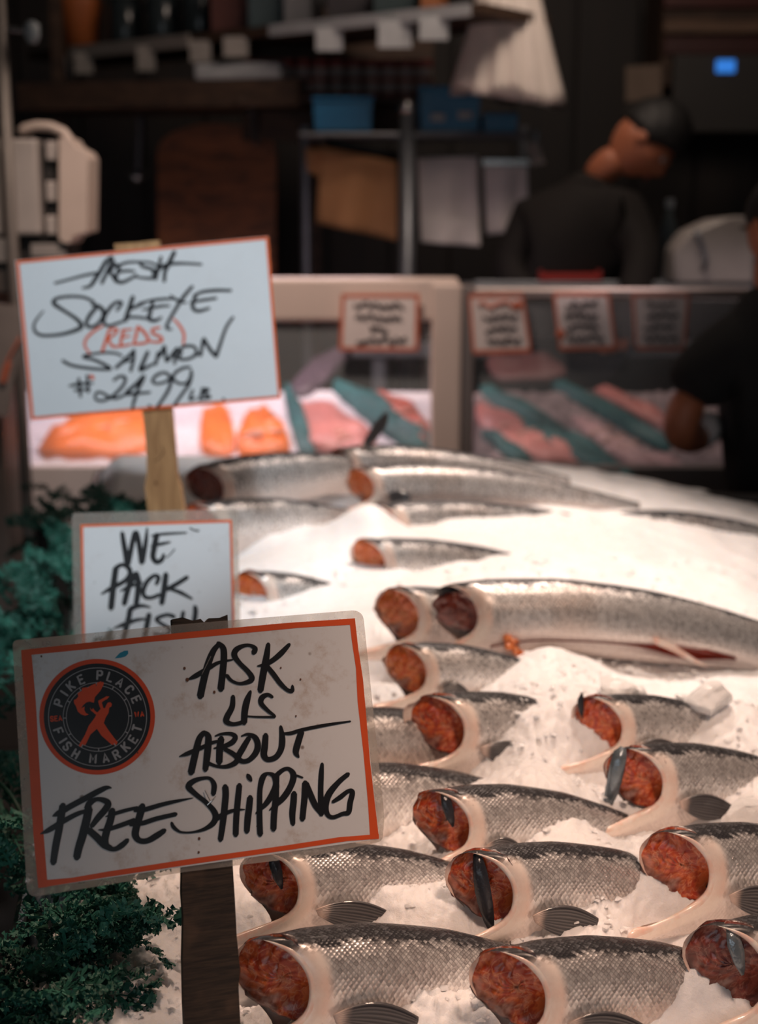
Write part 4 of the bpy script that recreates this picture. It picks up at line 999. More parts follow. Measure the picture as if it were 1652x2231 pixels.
def catmull(p, sub=6):
    if len(p) < 3: return p
    out = []
    for i in range(len(p)-1):
        p0, p1, p2, p3 = p[max(i-1, 0)], p[i], p[i+1], p[min(i+2, len(p)-1)]
        for k in range(sub):
            t = k/sub
            out.append(tuple(.5*((2*p1[a])+(-p0[a]+p2[a])*t+(2*p0[a]-5*p1[a]+4*p2[a]-p3[a])*t*t+(-p0[a]+3*p1[a]-3*p2[a]+p3[a])*t**3) for a in range(3)))
    return out+[p[-1]]
ZC = [0]
def stroke(mb, pl, pts, off, smooth=True, wmul=1., cap=True):
    """marker stroke: points (x, y, width) in photograph pixels, laid on the board"""
    p = catmull(pts) if smooth else pts
    ZC[0] += 1; off = off+.00002*(ZC[0] % 14)
    n = len(p); L = []; R = []
    for i in range(n):
        a, b = p[max(i-1, 0)], p[min(i+1, n-1)]; dx, dy = b[0]-a[0], b[1]-a[1]; l = math.hypot(dx, dy) or 1
        w = max(.6, p[i][2]*wmul)/2; nx, ny = -dy/l*w, dx/l*w
        L.append((p[i][0]+nx, p[i][1]+ny)); R.append((p[i][0]-nx, p[i][1]-ny))
    vs = [pl.at(*q, off) for q in L]+[pl.at(*q, off) for q in R]
    fs = [(i, i+1, n+i+1, n+i) for i in range(n-1)]
    mb.add(vs, fs)
    if cap:
        for (q, w) in ((p[0], p[0][2]), (p[-1], p[-1][2])):
            r = max(.6, w*wmul)/2*.8; c = [pl.at(q[0]+r*math.cos(a), q[1]+r*math.sin(a), off+.00001) for a in np.linspace(0, 2*PI, 11)[:-1]]
            mb.add(c, [tuple(range(10))])
def words(pl, parent, name, mat, strokes, crop, off, wmul=1., label=None):
    x0, y0, s = crop; mb = MB()
    for st in strokes: stroke(mb, pl, [(x0+a/s, y0+b/s, w/s) for a, b, w in st], off, wmul=wmul)
    return mb.build(name, mat, parent, label=label)
def polypx(pl, poly, off, mb=None):
    mb = mb or MB(); return mb.flat([pl.at(x, y, off) for x, y in poly])
def jag(poly, amp, seed, sub=6):
    r = random.Random(seed); out = []
    for i, (x, y) in enumerate(poly):
        x2, y2 = poly[(i+1) % len(poly)]
        for k in range(sub):
            f = k/sub; out.append((x+(x2-x)*f+(r.uniform(-amp, amp) if k else 0), y+(y2-y)*f+(r.uniform(-amp, amp) if k else 0)))
    return out
def rounded(poly, rad=10, n=4):
    out = []; m = len(poly)
    for i in range(m):
        p0, p1, p2 = Vector(poly[i-1]), Vector(poly[i]), Vector(poly[(i+1) % m])
        a = p1+(p0-p1).normalized()*min(rad, (p0-p1).length*.4); b = p1+(p2-p1).normalized()*min(rad, (p2-p1).length*.4)
        for k in range(n+1): t = k/n; q = a.lerp(p1, t).lerp(p1.lerp(b, t), t); out.append((q.x, q.y))
    return out
def c1(p): return [(x/1.9209, 1320+y/1.9209) for x, y in p]
# --- the shipping sign
PA = Plane(c1([(92, 188), (1476, 58), (1572, 975), (165, 1170)]), .298)
lo = PA.at(455, 2240)
ask = thing('shop_sign', 'large stained laminated sign about free shipping with round emblem on dark stake', 'sign', tuple(PA.at(455, 2300)), None)
st = [(375, 1349), (398, 1345), (420, 1352), (437, 1348), (446, 1357), (455, 1347), (478, 1346), (496, 1339), (500, 1420), (504, 1700), (507, 1880), (512, 1960), (516, 2040), (523, 2110), (520, 2150), (524, 2231), (530, 2420), (408, 2420), (402, 2231), (400, 2190), (398, 2090), (400, 2000), (396, 1950), (397, 1885), (388, 1600)]
lam = c1([(52, 145), (800, 74), (1490, 18), (1520, 40), (1555, 380), (1608, 880), (1600, 985), (1300, 1048), (780, 1112), (135, 1218), (112, 1190), (88, 780)])
MB().prism([PA.at(x, y, -.004) for x, y in st], -PA.n*.014).build('stake', M['stake_dark'], ask)
MB().prism([PA.at(x, y, -.0032) for x, y in rounded(lam, 12)], PA.n*.0012).build('laminate', M['laminate'], ask)
paper = MB().prism([PA.at(x, y, -.0019) for x, y in c1([(88, 185), (1485, 52), (1587, 975), (160, 1180)])], PA.n*.0004).build('paper', M['paper_old'], ask)
mb = MB()
polypx(PA, c1([(88, 185), (130, 181), (150, 400), (168, 720), (183, 960), (200, 1176), (160, 1181), (140, 960), (115, 560)]), -.0013, mb)
polypx(PA, c1([(88, 185), (420, 148), (800, 108), (1190, 72), (1486, 52), (1487, 78), (1250, 92), (900, 126), (620, 152), (380, 180), (90, 209)]), -.00128, mb)
polypx(PA, c1([(1463, 60), (1486, 52), (1500, 180), (1519, 300), (1530, 420), (1548, 640), (1570, 830), (1587, 975), (1550, 978), (1540, 820), (1522, 620), (1497, 400), (1490, 260), (1472, 140)]), -.00126, mb)
polypx(PA, c1([(160, 1181), (430, 1138), (800, 1082), (1200, 1023), (1450, 985), (1587, 974), (1586, 955), (1420, 968), (1180, 1005), (800, 1058), (450, 1112), (300, 1138), (160, 1150)]), -.00124, mb)
mb.build('border', M['orange'], paper)
O1 = -.0010
CA = (380, 1380, 3.9333); CB = (80, 1680, 4.5889); CC = (400, 1640, 4.13)
words(PA, paper, 'lettering', M['ink'], [
 [(388, 85, 36), (335, 150, 52), (290, 260, 60), (252, 400, 62), (222, 540, 62)], [(375, 82, 36), (418, 125, 52), (425, 205, 58), (415, 330, 58), (398, 478, 60)],
 [(112, 397, 10), (180, 365, 44), (290, 300, 40), (380, 250, 30), (500, 225, 15)],
 [(680, 165, 48), (692, 130, 44), (650, 103, 30), (590, 107, 35), (530, 140, 50), (515, 190, 52), (560, 255, 42), (630, 325, 44), (665, 380, 50), (640, 412, 44), (560, 430, 28), (490, 405, 30), (450, 360, 34)],
 [(805, 92, 38), (790, 200, 55), (765, 330, 60), (738, 490, 54)], [(985, 95, 32), (920, 165, 48), (850, 225, 44), (780, 265, 38), (712, 280, 12)], [(790, 275, 40), (850, 350, 45), (910, 430, 42), (970, 485, 35), (1010, 490, 38), (1012, 448, 22)]], CA, O1)
words(PA, paper, 'lettering', M['ink'], [
 [(503, 540, 38), (495, 630, 50), (452, 715, 55), (448, 757, 50), (510, 778, 36), (605, 755, 38)], [(652, 498, 28), (625, 570, 55), (605, 660, 58), (598, 765, 54)],
 [(840, 545, 28), (800, 525, 34), (752, 550, 50), (745, 600, 44), (800, 660, 34), (862, 712, 22), (800, 716, 20), (700, 715, 18), (628, 710, 16)]], CA, O1)
words(PA, paper, 'lettering', M['ink'], [
 [(255, 845, 38), (215, 900, 54), (185, 1010, 60), (143, 1193, 60)], [(250, 848, 38), (290, 880, 54), (290, 960, 60), (280, 1060, 60), (266, 1168, 50)], [(42, 1055, 8), (110, 1030, 38), (220, 985, 38), (330, 935, 30), (390, 925, 28)],
 [(402, 900, 58), (390, 980, 60), (385, 1105, 58)], [(350, 880, 14), (400, 863, 24), (480, 860, 34), (522, 885, 44), (500, 930, 48), (430, 965, 38), (340, 985, 14)],
 [(430, 990, 38), (500, 1030, 44), (540, 1070, 48), (520, 1110, 48), (450, 1140, 38), (370, 1140, 28), (298, 1115, 34)],
 [(640, 895, 44), (590, 980, 54), (548, 1060, 54), (580, 1095, 44), (640, 1085, 44), (700, 1020, 54), (715, 950, 54), (690, 890, 48), (630, 865, 28), (575, 880, 14)],
 [(783, 872, 50), (775, 970, 58), (768, 1040, 58), (800, 1080, 48), (870, 1060, 50), (915, 990, 54), (925, 900, 54), (912, 798, 28)],
 [(938, 858, 22), (1000, 855, 34), (1100, 825, 32), (1300, 785, 28), (1510, 753, 14)], [(1090, 840, 54), (1062, 930, 58), (1042, 1015, 54), (1066, 1060, 20)]], CA, O1)
words(PA, paper, 'lettering', M['ink'], [
 [(262, 345, 72), (245, 450, 75), (220, 600, 75), (190, 750, 74), (165, 917, 66)], [(160, 450, 15), (220, 420, 58), (350, 345, 60), (500, 265, 60), (620, 200, 58), (700, 165, 42), (747, 168, 12)], [(38, 627, 10), (120, 590, 52), (250, 510, 54), (400, 430, 48), (490, 400, 38)],
 [(522, 370, 82), (500, 480, 84), (460, 640, 84), (420, 770, 80), (400, 865, 74)], [(500, 380, 58), (530, 320, 64), (600, 282, 44), (680, 295, 58), (715, 330, 68), (680, 390, 68), (610, 470, 64), (550, 550, 48)], [(520, 590, 68), (600, 660, 74), (680, 740, 74), (745, 770, 48)],
 [(757, 395, 74), (735, 500, 74), (700, 600, 74), (682, 700, 74), (712, 762, 58), (780, 780, 48), (850, 742, 58), (908, 690, 46)], [(690, 455, 12), (780, 425, 38), (900, 390, 38), (1010, 365, 34)], [(618, 587, 10), (700, 585, 38), (830, 545, 48), (980, 490, 48)],
 [(1058, 350, 74), (1030, 450, 74), (1000, 550, 74), (987, 640, 74), (1030, 695, 58), (1110, 695, 58), (1200, 645, 64), (1278, 593, 50)], [(975, 400, 22), (1080, 385, 48), (1250, 335, 44), (1400, 300, 34), (1565, 268, 8)], [(935, 540, 28), (1060, 520, 48), (1200, 475, 48), (1392, 430, 44)]], CB, O1)
words(PA, paper, 'lettering', M['ink'], [
 [(268, 372, 46), (276, 290, 50), (238, 232, 32), (170, 230, 34), (90, 255, 48), (45, 303, 58), (100, 365, 48), (200, 445, 44), (270, 520, 54), (290, 580, 58), (260, 640, 52), (180, 690, 34), (80, 715, 20), (0, 717, 20), (-45, 705, 26), (-90, 668, 36), (-107, 630, 26)],
 [(375, 305, 58), (380, 380, 60), (365, 540, 60), (348, 680, 56), (332, 783, 50)], [(503, 292, 52), (490, 420, 56), (476, 580, 56), (470, 738, 54)], [(240, 640, 18), (300, 590, 48), (400, 535, 38), (480, 515, 28), (552, 510, 8)],
 [(600, 402, 56), (590, 500, 60), (578, 600, 60), (570, 708, 52)], [(578, 200, 34), (592, 224, 46), (608, 250, 30)],
 [(758, 182, 26), (715, 220, 54), (690, 320, 48), (685, 450, 50), (685, 600, 54), (690, 735, 54)], [(758, 185, 26), (810, 205, 44), (832, 280, 54), (800, 370, 58), (740, 460, 48), (652, 545, 16)],
 [(840, 195, 48), (835, 300, 54), (830, 420, 58), (816, 550, 58), (810, 688, 56)], [(850, 190, 46), (900, 152, 38), (950, 147, 38), (990, 200, 58), (970, 290, 58), (910, 390, 58), (840, 460, 48), (772, 518, 10)],
 [(995, 365, 56), (990, 450, 60), (980, 550, 58), (985, 642, 44)], [(1018, 205, 22), (1072, 224, 18)],
 [(1095, 270, 56), (1090, 400, 58), (1080, 500, 56), (1070, 598, 54)], [(1100, 275, 56), (1140, 370, 58), (1190, 480, 54), (1242, 550, 38)], [(1248, 100, 32), (1240, 200, 48), (1235, 350, 50), (1240, 550, 58)],
 [(1482, 192, 42), (1400, 260, 48), (1310, 370, 62), (1277, 480, 62), (1300, 560, 44), (1350, 580, 38), (1430, 550, 38), (1485, 535, 48), (1500, 450, 52), (1520, 355, 48), (1480, 347, 38), (1410, 400, 44), (1343, 442, 30)]], CC, O1)
mb = MB()
polypx(PA, c1([(480, 220), (500, 198), (520, 188), (536, 187), (537, 200), (525, 212), (505, 217)]), -.0012, mb); mb.build('ink_smear', M['blue_ink'], paper, label='blue ink smear')
mb = MB()
for x, y, r in ((467, 1508, 3), (402, 1456, 3), (408, 1481, 4), (434, 1827, 3), (433, 1857, 2.6), (612, 1455, 2), (655, 1480, 2), (645, 1560, 2), (300, 1640, 1.6), (560, 1800, 1.5), (90, 1430, 2)):
    mb.flat([PA.at(x+r*math.cos(a), y+r*math.sin(a)*1.2, -.0009) for a in np.linspace(0, 2*PI, 9)[:-1]])
mb.build('staple_mark', M['rust'], paper)
mb = MB()
for (x0, y0, x1, y1) in ((452, 1754, 470, 1735), (446, 1722, 458, 1745), (440, 1470, 460, 1430)):
    mb.tube([PA.at(x0, y0, .0002), PA.at((x0+x1)/2, (y0+y1)/2, .0012), PA.at(x1, y1, .0002)], .0004, 5)
mb.build('staple', M['steel'], paper)
# --- round emblem
CG = (80, 1420, 5.9)
def g(x, y): return (CG[0]+x/CG[2], CG[1]+y/CG[2])
EC = (782, 838)
def disc(r, off, mat, name, parent, r0=None, n=72, c=EC):
    mb = MB(); o = [PA.at(*g(c[0]+r*math.cos(2*PI*k/n), c[1]+r*math.sin(2*PI*k/n)), off) for k in range(n)]
    if r0 is None: mb.add(o, [tuple(range(n))])
    else:
        i = [PA.at(*g(c[0]+r0*math.cos(2*PI*k/n), c[1]+r0*math.sin(2*PI*k/n)), off) for k in range(n)]
        mb.add(o+i, [(k, (k+1) % n, n+(k+1) % n, n+k) for k in range(n)])
    return mb.build(name, mat, parent)
emb = disc(690, -.0012, M['emblem_black'], 'emblem_disc', paper, c=(781, 838))
disc(744, -.00118, M['emblem_orange'], 'emblem_ring', paper, 686, c=(777, 836))
mb = MB(); n = 72
for r1, r0 in ((636, 627), (446, 438), (405, 397)):
    a = [PA.at(*g(EC[0]+r1*math.cos(2*PI*k/n), EC[1]+r1*math.sin(2*PI*k/n)), -.00108) for k in range(n)]
    b = [PA.at(*g(EC[0]+r0*math.cos(2*PI*k/n), EC[1]+r0*math.sin(2*PI*k/n)), -.00108) for k in range(n)]
    mb.add(a+b, [(k, (k+1) % n, n+(k+1) % n, n+k) for k in range(n)])
for k in range(12):
    a = 2*PI*k/12+math.radians(-2)
    stroke(mb, PA, [g(EC[0]+400*math.cos(a), EC[1]+400*math.sin(a))+(2.2,), g(EC[0]+440*math.cos(a), EC[1]+440*math.sin(a))+(2.2,)], -.00106, False, cap=False)
mb.build('emblem_lines', M['emblem_grey'], paper)
GL = {'P': [[(0, 0), (0, 1), (.42, 1), (.56, .9), (.56, .6), (.42, .48), (0, .48)]], 'I': [[(.28, 0), (.28, 1)]], 'K': [[(0, 0), (0, 1)], [(.56, 1), (0, .42)], [(.17, .58), (.58, 0)]],
 'E': [[(.52, 1), (0, 1), (0, 0), (.52, 0)], [(0, .52), (.44, .52)]], 'L': [[(0, 1), (0, 0), (.52, 0)]], 'A': [[(0, 0), (.3, 1), (.6, 0)], [(.1, .28), (.5, .28)]],
 'C': [[(.56, .78), (.5, .94), (.36, 1), (.18, 1), (.04, .9), (0, .74), (0, .26), (.04, .1), (.18, 0), (.36, 0), (.5, .06), (.56, .22)]], 'F': [[(0, 0), (0, 1), (.52, 1)], [(0, .5), (.44, .5)]],
 'S': [[(.54, .82), (.48, .95), (.34, 1), (.18, 1), (.05, .92), (0, .78), (.06, .6), (.28, .5), (.5, .4), (.56, .24), (.5, .08), (.36, 0), (.18, 0), (.05, .07), (0, .2)]],
 'H': [[(0, 0), (0, 1)], [(.54, 0), (.54, 1)], [(0, .5), (.54, .5)]], 'M': [[(0, 0), (.02, 1), (.33, .32), (.64, 1), (.66, 0)]], 'R': [[(0, 0), (0, 1), (.42, 1), (.56, .9), (.56, .62), (.42, .5), (0, .5)], [(.3, .5), (.58, 0)]],
 'T': [[(0, 1), (.6, 1)], [(.3, 1), (.3, 0)]], 'W': [[(0, 1), (.18, 0), (.38, .8), (.58, 0), (.76, 1)]]}
def glyph(mb, ch, cx, cy, ang, h, w, off):
    """ang: screen direction of the letter's up, radians (y down)"""
    ux, uy = math.cos(ang), math.sin(ang); rx, ry = -uy, ux
    wd = max(p[0] for s_ in GL[ch] for p in s_)
    for s_ in GL[ch]:
        stroke(mb, PA, [g(cx+(x-wd/2)*h*rx+(y-.5)*h*ux, cy+(x-wd/2)*h*ry+(y-.5)*h*uy)+(w/CG[2],) for x, y in s_], off, False, cap=True)
mb = MB()
for ch, x, y in (('P', 285, 655), ('I', 345, 545), ('K', 437, 440), ('E', 570, 358), ('P', 810, 300), ('L', 945, 325), ('A', 1075, 390), ('C', 1192, 487), ('E', 1278, 612)):
    glyph(mb, ch, x, y, math.atan2(y-EC[1], x-EC[0]), 108, 27, -.00104)
for ch, x, y in (('F', 278, 1020), ('I', 330, 1130), ('S', 393, 1215), ('H', 502, 1312), ('M', 725, 1370), ('A', 885, 1362), ('R', 1025, 1322), ('K', 1142, 1222), ('E', 1238, 1125), ('T', 1292, 985)):
    glyph(mb, ch, x, y, math.atan2(EC[1]-y, EC[0]-x), 108, 27, -.00104)
mb.build('emblem_lettering', M['emblem_grey'], paper)
mb = MB()
for ch, x, y in (('S', 195, 862), ('E', 248, 858), ('A', 303, 852), ('W', 1287, 806), ('A', 1356, 798)):
    glyph(mb, ch, x, y, math.radians(-95), 60, 17, -.00104)
mb.build('emblem_lettering', M['emblem_orange'], paper, label='small orange place letters')
man = [(935, 575), (895, 572), (850, 600), (790, 630), (800, 680), (822, 735), (780, 780), (750, 760), (722, 722), (712, 750), (685, 716), (695, 752), (765, 812), (745, 850), (670, 950), (620, 1070), (540, 1205), (562, 1226), (600, 1200), (628, 1196), (690, 1065), (775, 990), (830, 1075), (965, 1195), (1020, 1198), (1042, 1165), (930, 1020), (862, 915), (885, 850), (925, 780), (932, 720), (960, 703), (968, 672), (948, 648), (915, 652), (893, 690), (880, 722), (858, 725), (836, 652), (870, 625), (905, 608)]
fish = [(828, 378), (835, 395), (850, 385), (862, 398), (858, 425), (820, 500), (748, 582), (735, 655), (680, 640), (640, 650), (600, 685), (570, 728), (615, 705), (612, 750), (635, 790), (670, 805), (625, 822), (575, 808), (530, 770), (505, 700), (480, 660), (478, 620), (508, 608), (535, 575), (525, 532), (550, 520), (582, 500), (580, 466), (640, 456), (655, 462), (700, 432), (760, 405)]
mb = MB(); polypx(PA, [g(*p) for p in man], -.00102, mb); polypx(PA, [g(*p) for p in fish], -.00102, mb); mb.build('emblem_figure', M['emblem_orange'], paper, label='orange figure tossing a fish')
# --- the packing sign
CFm = (150, 1100, 4.3474)
def cf(p): return [(150+x/4.3474, 1100+y/4.3474) for x, y in p]
pk = cf([(28, 78), (1598, 38)])
PP = Plane([pk[0], pk[1], (532, 1595), (166, 1606)], .235)
pack = thing('shop_sign', 'small upright laminated sign about packing fish, half hidden behind the shipping sign', 'sign', tuple(PP.at(345, 1700)))
MB().prism([PP.at(x, y, -.004) for x, y in ((318, 1180), (372, 1180), (376, 1760), (322, 1760))], -PP.n*.012).build('stake', M['stake_light'], pack)
MB().prism([PP.at(x, y, -.0032) for x, y in rounded([pk[0], pk[1], (530, 1595), (166, 1606)], 9)], PP.n*.0014).build('laminate', M['laminate'], pack)
ot = cf([(110, 186), (1545, 140)]); br, bl_ = (517, 1575), (183, 1585)
paper = MB().prism([PP.at(x, y, -.0018) for x, y in (ot[0], ot[1], br, bl_)], PP.n*.0004).build('paper', M['paper'], pack)
it = cf([(136, 210), (1522, 166)]); mb = MB()
polypx(PP, [ot[0], ot[1], cf([(1522, 166)])[0], it[0]], -.0012, mb); polypx(PP, [ot[1], br, (512, 1570), it[1]], -.0012, mb)
polypx(PP, [ot[0], it[0], (188, 1580), bl_], -.0012, mb); polypx(PP, [bl_, (188, 1580), (512, 1570), br], -.0012, mb)
mb.build('border', M['orange_bright'], paper)
words(PP, paper, 'lettering', M['ink'], [
 [(505, 265, 40), (520, 360, 50), (540, 470, 54), (555, 572, 54)], [(625, 262, 48), (600, 370, 50), (562, 560, 50)], [(640, 260, 50), (665, 370, 52), (690, 548, 50)], [(742, 218, 16), (730, 350, 44), (700, 542, 44)],
 [(832, 285, 58), (810, 400, 58), (797, 490, 54), (830, 540, 48), (880, 520, 44), (900, 468, 28)], [(785, 292, 18), (900, 275, 26), (1115, 263, 16)], [(778, 392, 18), (870, 370, 32), (957, 353, 18)], [(920, 500, 12), (960, 470, 10), (1003, 420, 12)], [(1148, 218, 14), (1190, 240, 12), (1228, 245, 20)]], CFm, -.0009)
words(PP, paper, 'lettering', M['ink'], [
 [(445, 600, 58), (425, 750, 62), (400, 978, 60)], [(445, 600, 48), (500, 567, 38), (560, 590, 48), (580, 650, 48), (530, 720, 44), (400, 790, 44), (308, 845, 16)],
 [(640, 650, 58), (590, 720, 60), (560, 800, 58), (525, 938, 52)], [(640, 650, 54), (660, 760, 60), (638, 942, 52)], [(488, 817, 16), (580, 770, 38), (700, 735, 18)],
 [(830, 750, 38), (850, 690, 44), (810, 670, 38), (740, 730, 44), (705, 820, 44), (722, 870, 40), (780, 880, 36), (860, 850, 38)],
 [(920, 658, 56), (905, 780, 58), (880, 932, 54)], [(1122, 685, 42), (1020, 750, 44), (930, 800, 48)], [(940, 790, 28), (1060, 830, 38), (1167, 890, 22)]], CFm, -.0009)
words(PP, paper, 'lettering', M['ink'], [
 [(772, 970, 16), (680, 955, 38), (590, 985, 54), (570, 1060, 54), (540, 1180, 54), (520, 1270, 54)], [(428, 1167, 12), (530, 1130, 44), (640, 1090, 34), (722, 1080, 22)], [(760, 1040, 54), (735, 1170, 54), (720, 1270, 54)],
 [(1000, 1060, 38), (930, 1040, 34), (832, 1078, 38), (870, 1120, 34), (960, 1180, 34), (900, 1230, 28), (800, 1220, 28)], [(1085, 1015, 38), (1060, 1160, 48), (1050, 1270, 48)], [(1195, 965, 44), (1200, 1020, 50), (1180, 1160, 48), (1160, 1270, 48)], [(1010, 1150, 28), (1250, 1120, 28)]], CFm, -.0009)
# --- the sockeye board
PS = Plane([(35, 568), (585, 515), (612, 868), (68, 915)], .43)
sock = thing('price_sign', 'white orange edged board pricing sockeye salmon on a pine stake', 'sign', tuple(PS.at(360, 1180)))
sl = [(248, 531), (300, 528), (345, 523), (350, 700), (373, 893), (380, 975), (384, 1030), (393, 1060), (400, 1110), (425, 1330), (345, 1335), (322, 1112), (315, 1062), (320, 1030), (319, 985), (310, 895), (280, 700)]
MB().prism([PS.at(x, y, -.006) for x, y in sl], -PS.n*.018).build('stake', M['stake_light'], sock)
mb = MB()
for x, y, r in ((340, 1053, 4), (338, 1050, 2), (344, 985, 2)): mb.flat([PS.at(x+r*math.cos(a)*.8, y+r*math.sin(a), -.0055) for a in np.linspace(0, 2*PI, 9)[:-1]])
stroke(mb, PS, [(352, 972, 2), (356, 985, 2.4), (345, 1000, 2), (334, 1006, 1.5)], -.0056)
mb.build('knot', plain('knot_brown', (.16, .06, .02), .7), sock)
board = MB().prism([PS.at(x, y, -.0045) for x, y in ((35, 568), (585, 515), (612, 868), (68, 915))], PS.n*.0035).build('board', M['paper_new'], sock)
mb = MB(); ou = [(35, 568), (585, 515), (612, 868), (68, 915)]; inn = [(42, 574), (579, 522), (606, 862), (74, 908)]
for i in range(4): polypx(PS, [ou[i], ou[(i+1) % 4], inn[(i+1) % 4], inn[i]], -.0006, mb)
mb.build('border', M['orange_bright'], board)
CD = (60, 530, 3.5913); CE = (120, 670, 4.13)
words(PS, board, 'lettering', M['ink'], [
 [(215, 312, 20), (330, 282, 20), (450, 250, 22), (560, 230, 22)], [(655, 108, 28), (610, 150, 34), (570, 220, 34), (530, 280, 34), (490, 335, 28), (430, 350, 16)], [(640, 112, 22), (668, 120, 24), (662, 150, 24)],
 [(655, 150, 32), (620, 230, 30), (580, 312, 28)], [(650, 150, 24), (690, 165, 28), (660, 205, 26)], [(640, 215, 28), (670, 260, 30), (695, 302, 26)],
 [(720, 185, 28), (700, 240, 28), (695, 290, 32), (740, 305, 28), (800, 280, 24), (852, 248, 22)], [(700, 180, 24), (780, 150, 22), (880, 146, 18), (960, 150, 18), (1012, 175, 20)], [(700, 225, 24), (770, 215, 22), (835, 218, 20)],
 [(880, 155, 24), (905, 182, 26), (968, 200, 26), (1010, 235, 28), (985, 270, 26), (920, 272, 20), (850, 262, 18)], [(1045, 108, 24), (1025, 190, 30), (1003, 278, 32)], [(1150, 68, 34), (1110, 150, 36), (1077, 220, 32), (1070, 297, 28)], [(980, 240, 28), (1050, 185, 34), (1130, 160, 26), (1250, 158, 22), (1362, 165, 18)]], CD, -.0003)
words(PS, board, 'lettering', M['ink'], [
 [(125, 530, 12), (75, 590, 18), (50, 640, 20), (60, 690, 24), (110, 720, 25), (200, 720, 25), (300, 705, 28), (400, 670, 34), (422, 640, 36), (380, 590, 30), (290, 530, 27), (215, 480, 34), (205, 450, 30), (250, 425, 25), (350, 415, 23), (450, 425, 23), (520, 460, 25)],
 [(500, 480, 18), (550, 490, 30), (590, 525, 34), (588, 580, 30), (540, 640, 28), (480, 655, 28), (460, 620, 30), (490, 560, 32), (545, 495, 30)],
 [(700, 525, 24), (735, 470, 28), (700, 460, 25), (650, 500, 30), (605, 570, 30), (600, 625, 28), (640, 645, 24), (720, 620, 22), (770, 600, 20)],
 [(825, 420, 34), (800, 500, 38), (765, 605, 36)], [(920, 465, 18), (860, 490, 28), (810, 512, 24)], [(770, 580, 24), (850, 578, 22), (945, 590, 22)],
 [(980, 460, 28), (960, 540, 34), (952, 590, 34), (1000, 605, 27), (1047, 580, 20)], [(870, 470, 14), (980, 445, 22), (1080, 435, 22), (1132, 435, 16)], [(900, 520, 14), (970, 505, 22), (1060, 490, 22), (1112, 490, 16)],
 [(1118, 410, 18), (1180, 450, 24), (1242, 465, 16)], [(1290, 338, 26), (1220, 420, 30), (1150, 530, 28), (1100, 620, 26), (1090, 662, 28), (1127, 675, 16)],
 [(1320, 400, 30), (1295, 470, 32), (1297, 510, 30), (1340, 530, 28), (1422, 508, 22)], [(1300, 410, 20), (1370, 380, 25), (1480, 368, 26), (1592, 370, 22)], [(1270, 465, 14), (1370, 445, 24), (1477, 430, 22)]], CD, -.0003)
words(PS, board, 'lettering', M['ink_orange'], [
 [(430, 165, 20), (340, 220, 24), (275, 290, 24), (270, 350, 22), (312, 412, 18)], [(490, 200, 28), (460, 290, 30), (425, 392, 28)], [(490, 195, 22), (555, 195, 26), (545, 230, 24), (490, 272, 22)], [(480, 280, 25), (520, 350, 25), (602, 340, 16)],
 [(620, 200, 28), (600, 270, 28), (590, 345, 28)], [(600, 205, 20), (692, 195, 18)], [(590, 270, 18), (672, 255, 18)], [(590, 350, 22), (682, 330, 18)], [(745, 170, 25), (730, 240, 28), (710, 327, 26)], [(745, 170, 25), (800, 220, 30), (840, 290, 28), (800, 320, 24), (700, 330, 20)],
 [(945, 180, 20), (880, 195, 26), (880, 230, 26), (950, 265, 28), (960, 300, 26), (900, 310, 22), (838, 300, 18)], [(1065, 100, 16), (1120, 160, 24), (1160, 240, 26), (1155, 325, 22)]], CE, -.0003, label='orange lettering in brackets')
words(PS, board, 'ink_dot', M['ink_orange'], [[(322, 615, 34), (342, 637, 34)]], CE, -.0003)
words(PS, board, 'lettering', M['ink'], [
 [(68, 478, 28), (150, 520, 28), (300, 545, 28), (430, 555, 28), (498, 550, 30), (440, 510, 30), (350, 470, 28), (252, 443, 26), (330, 420, 24), (450, 405, 24), (560, 415, 22), (602, 440, 20)],
 [(715, 388, 30), (640, 460, 34), (548, 542, 32)], [(708, 385, 34), (705, 470, 34), (680, 572, 30)], [(610, 495, 18), (700, 470, 22)], [(835, 400, 36), (800, 480, 38), (768, 562, 38), (840, 530, 28), (905, 498, 22)],
 [(930, 405, 32), (905, 512, 30)], [(985, 350, 34), (940, 440, 34)], [(985, 350, 32), (1000, 482, 30)], [(1100, 368, 34), (1010, 480, 34)], [(1090, 370, 32), (1075, 505, 30)],
 [(1140, 400, 30), (1112, 450, 32), (1150, 467, 28), (1220, 455, 28), (1270, 410, 30), (1250, 352, 28), (1160, 350, 30), (1112, 400, 28)], [(1335, 285, 34), (1310, 432, 32)], [(1340, 280, 32), (1390, 370, 36), (1450, 440, 36)], [(1602, 88, 26), (1540, 180, 30), (1490, 320, 32), (1450, 440, 36)], [(1248, 440, 26), (1310, 410, 26)]], CE, -.0003)
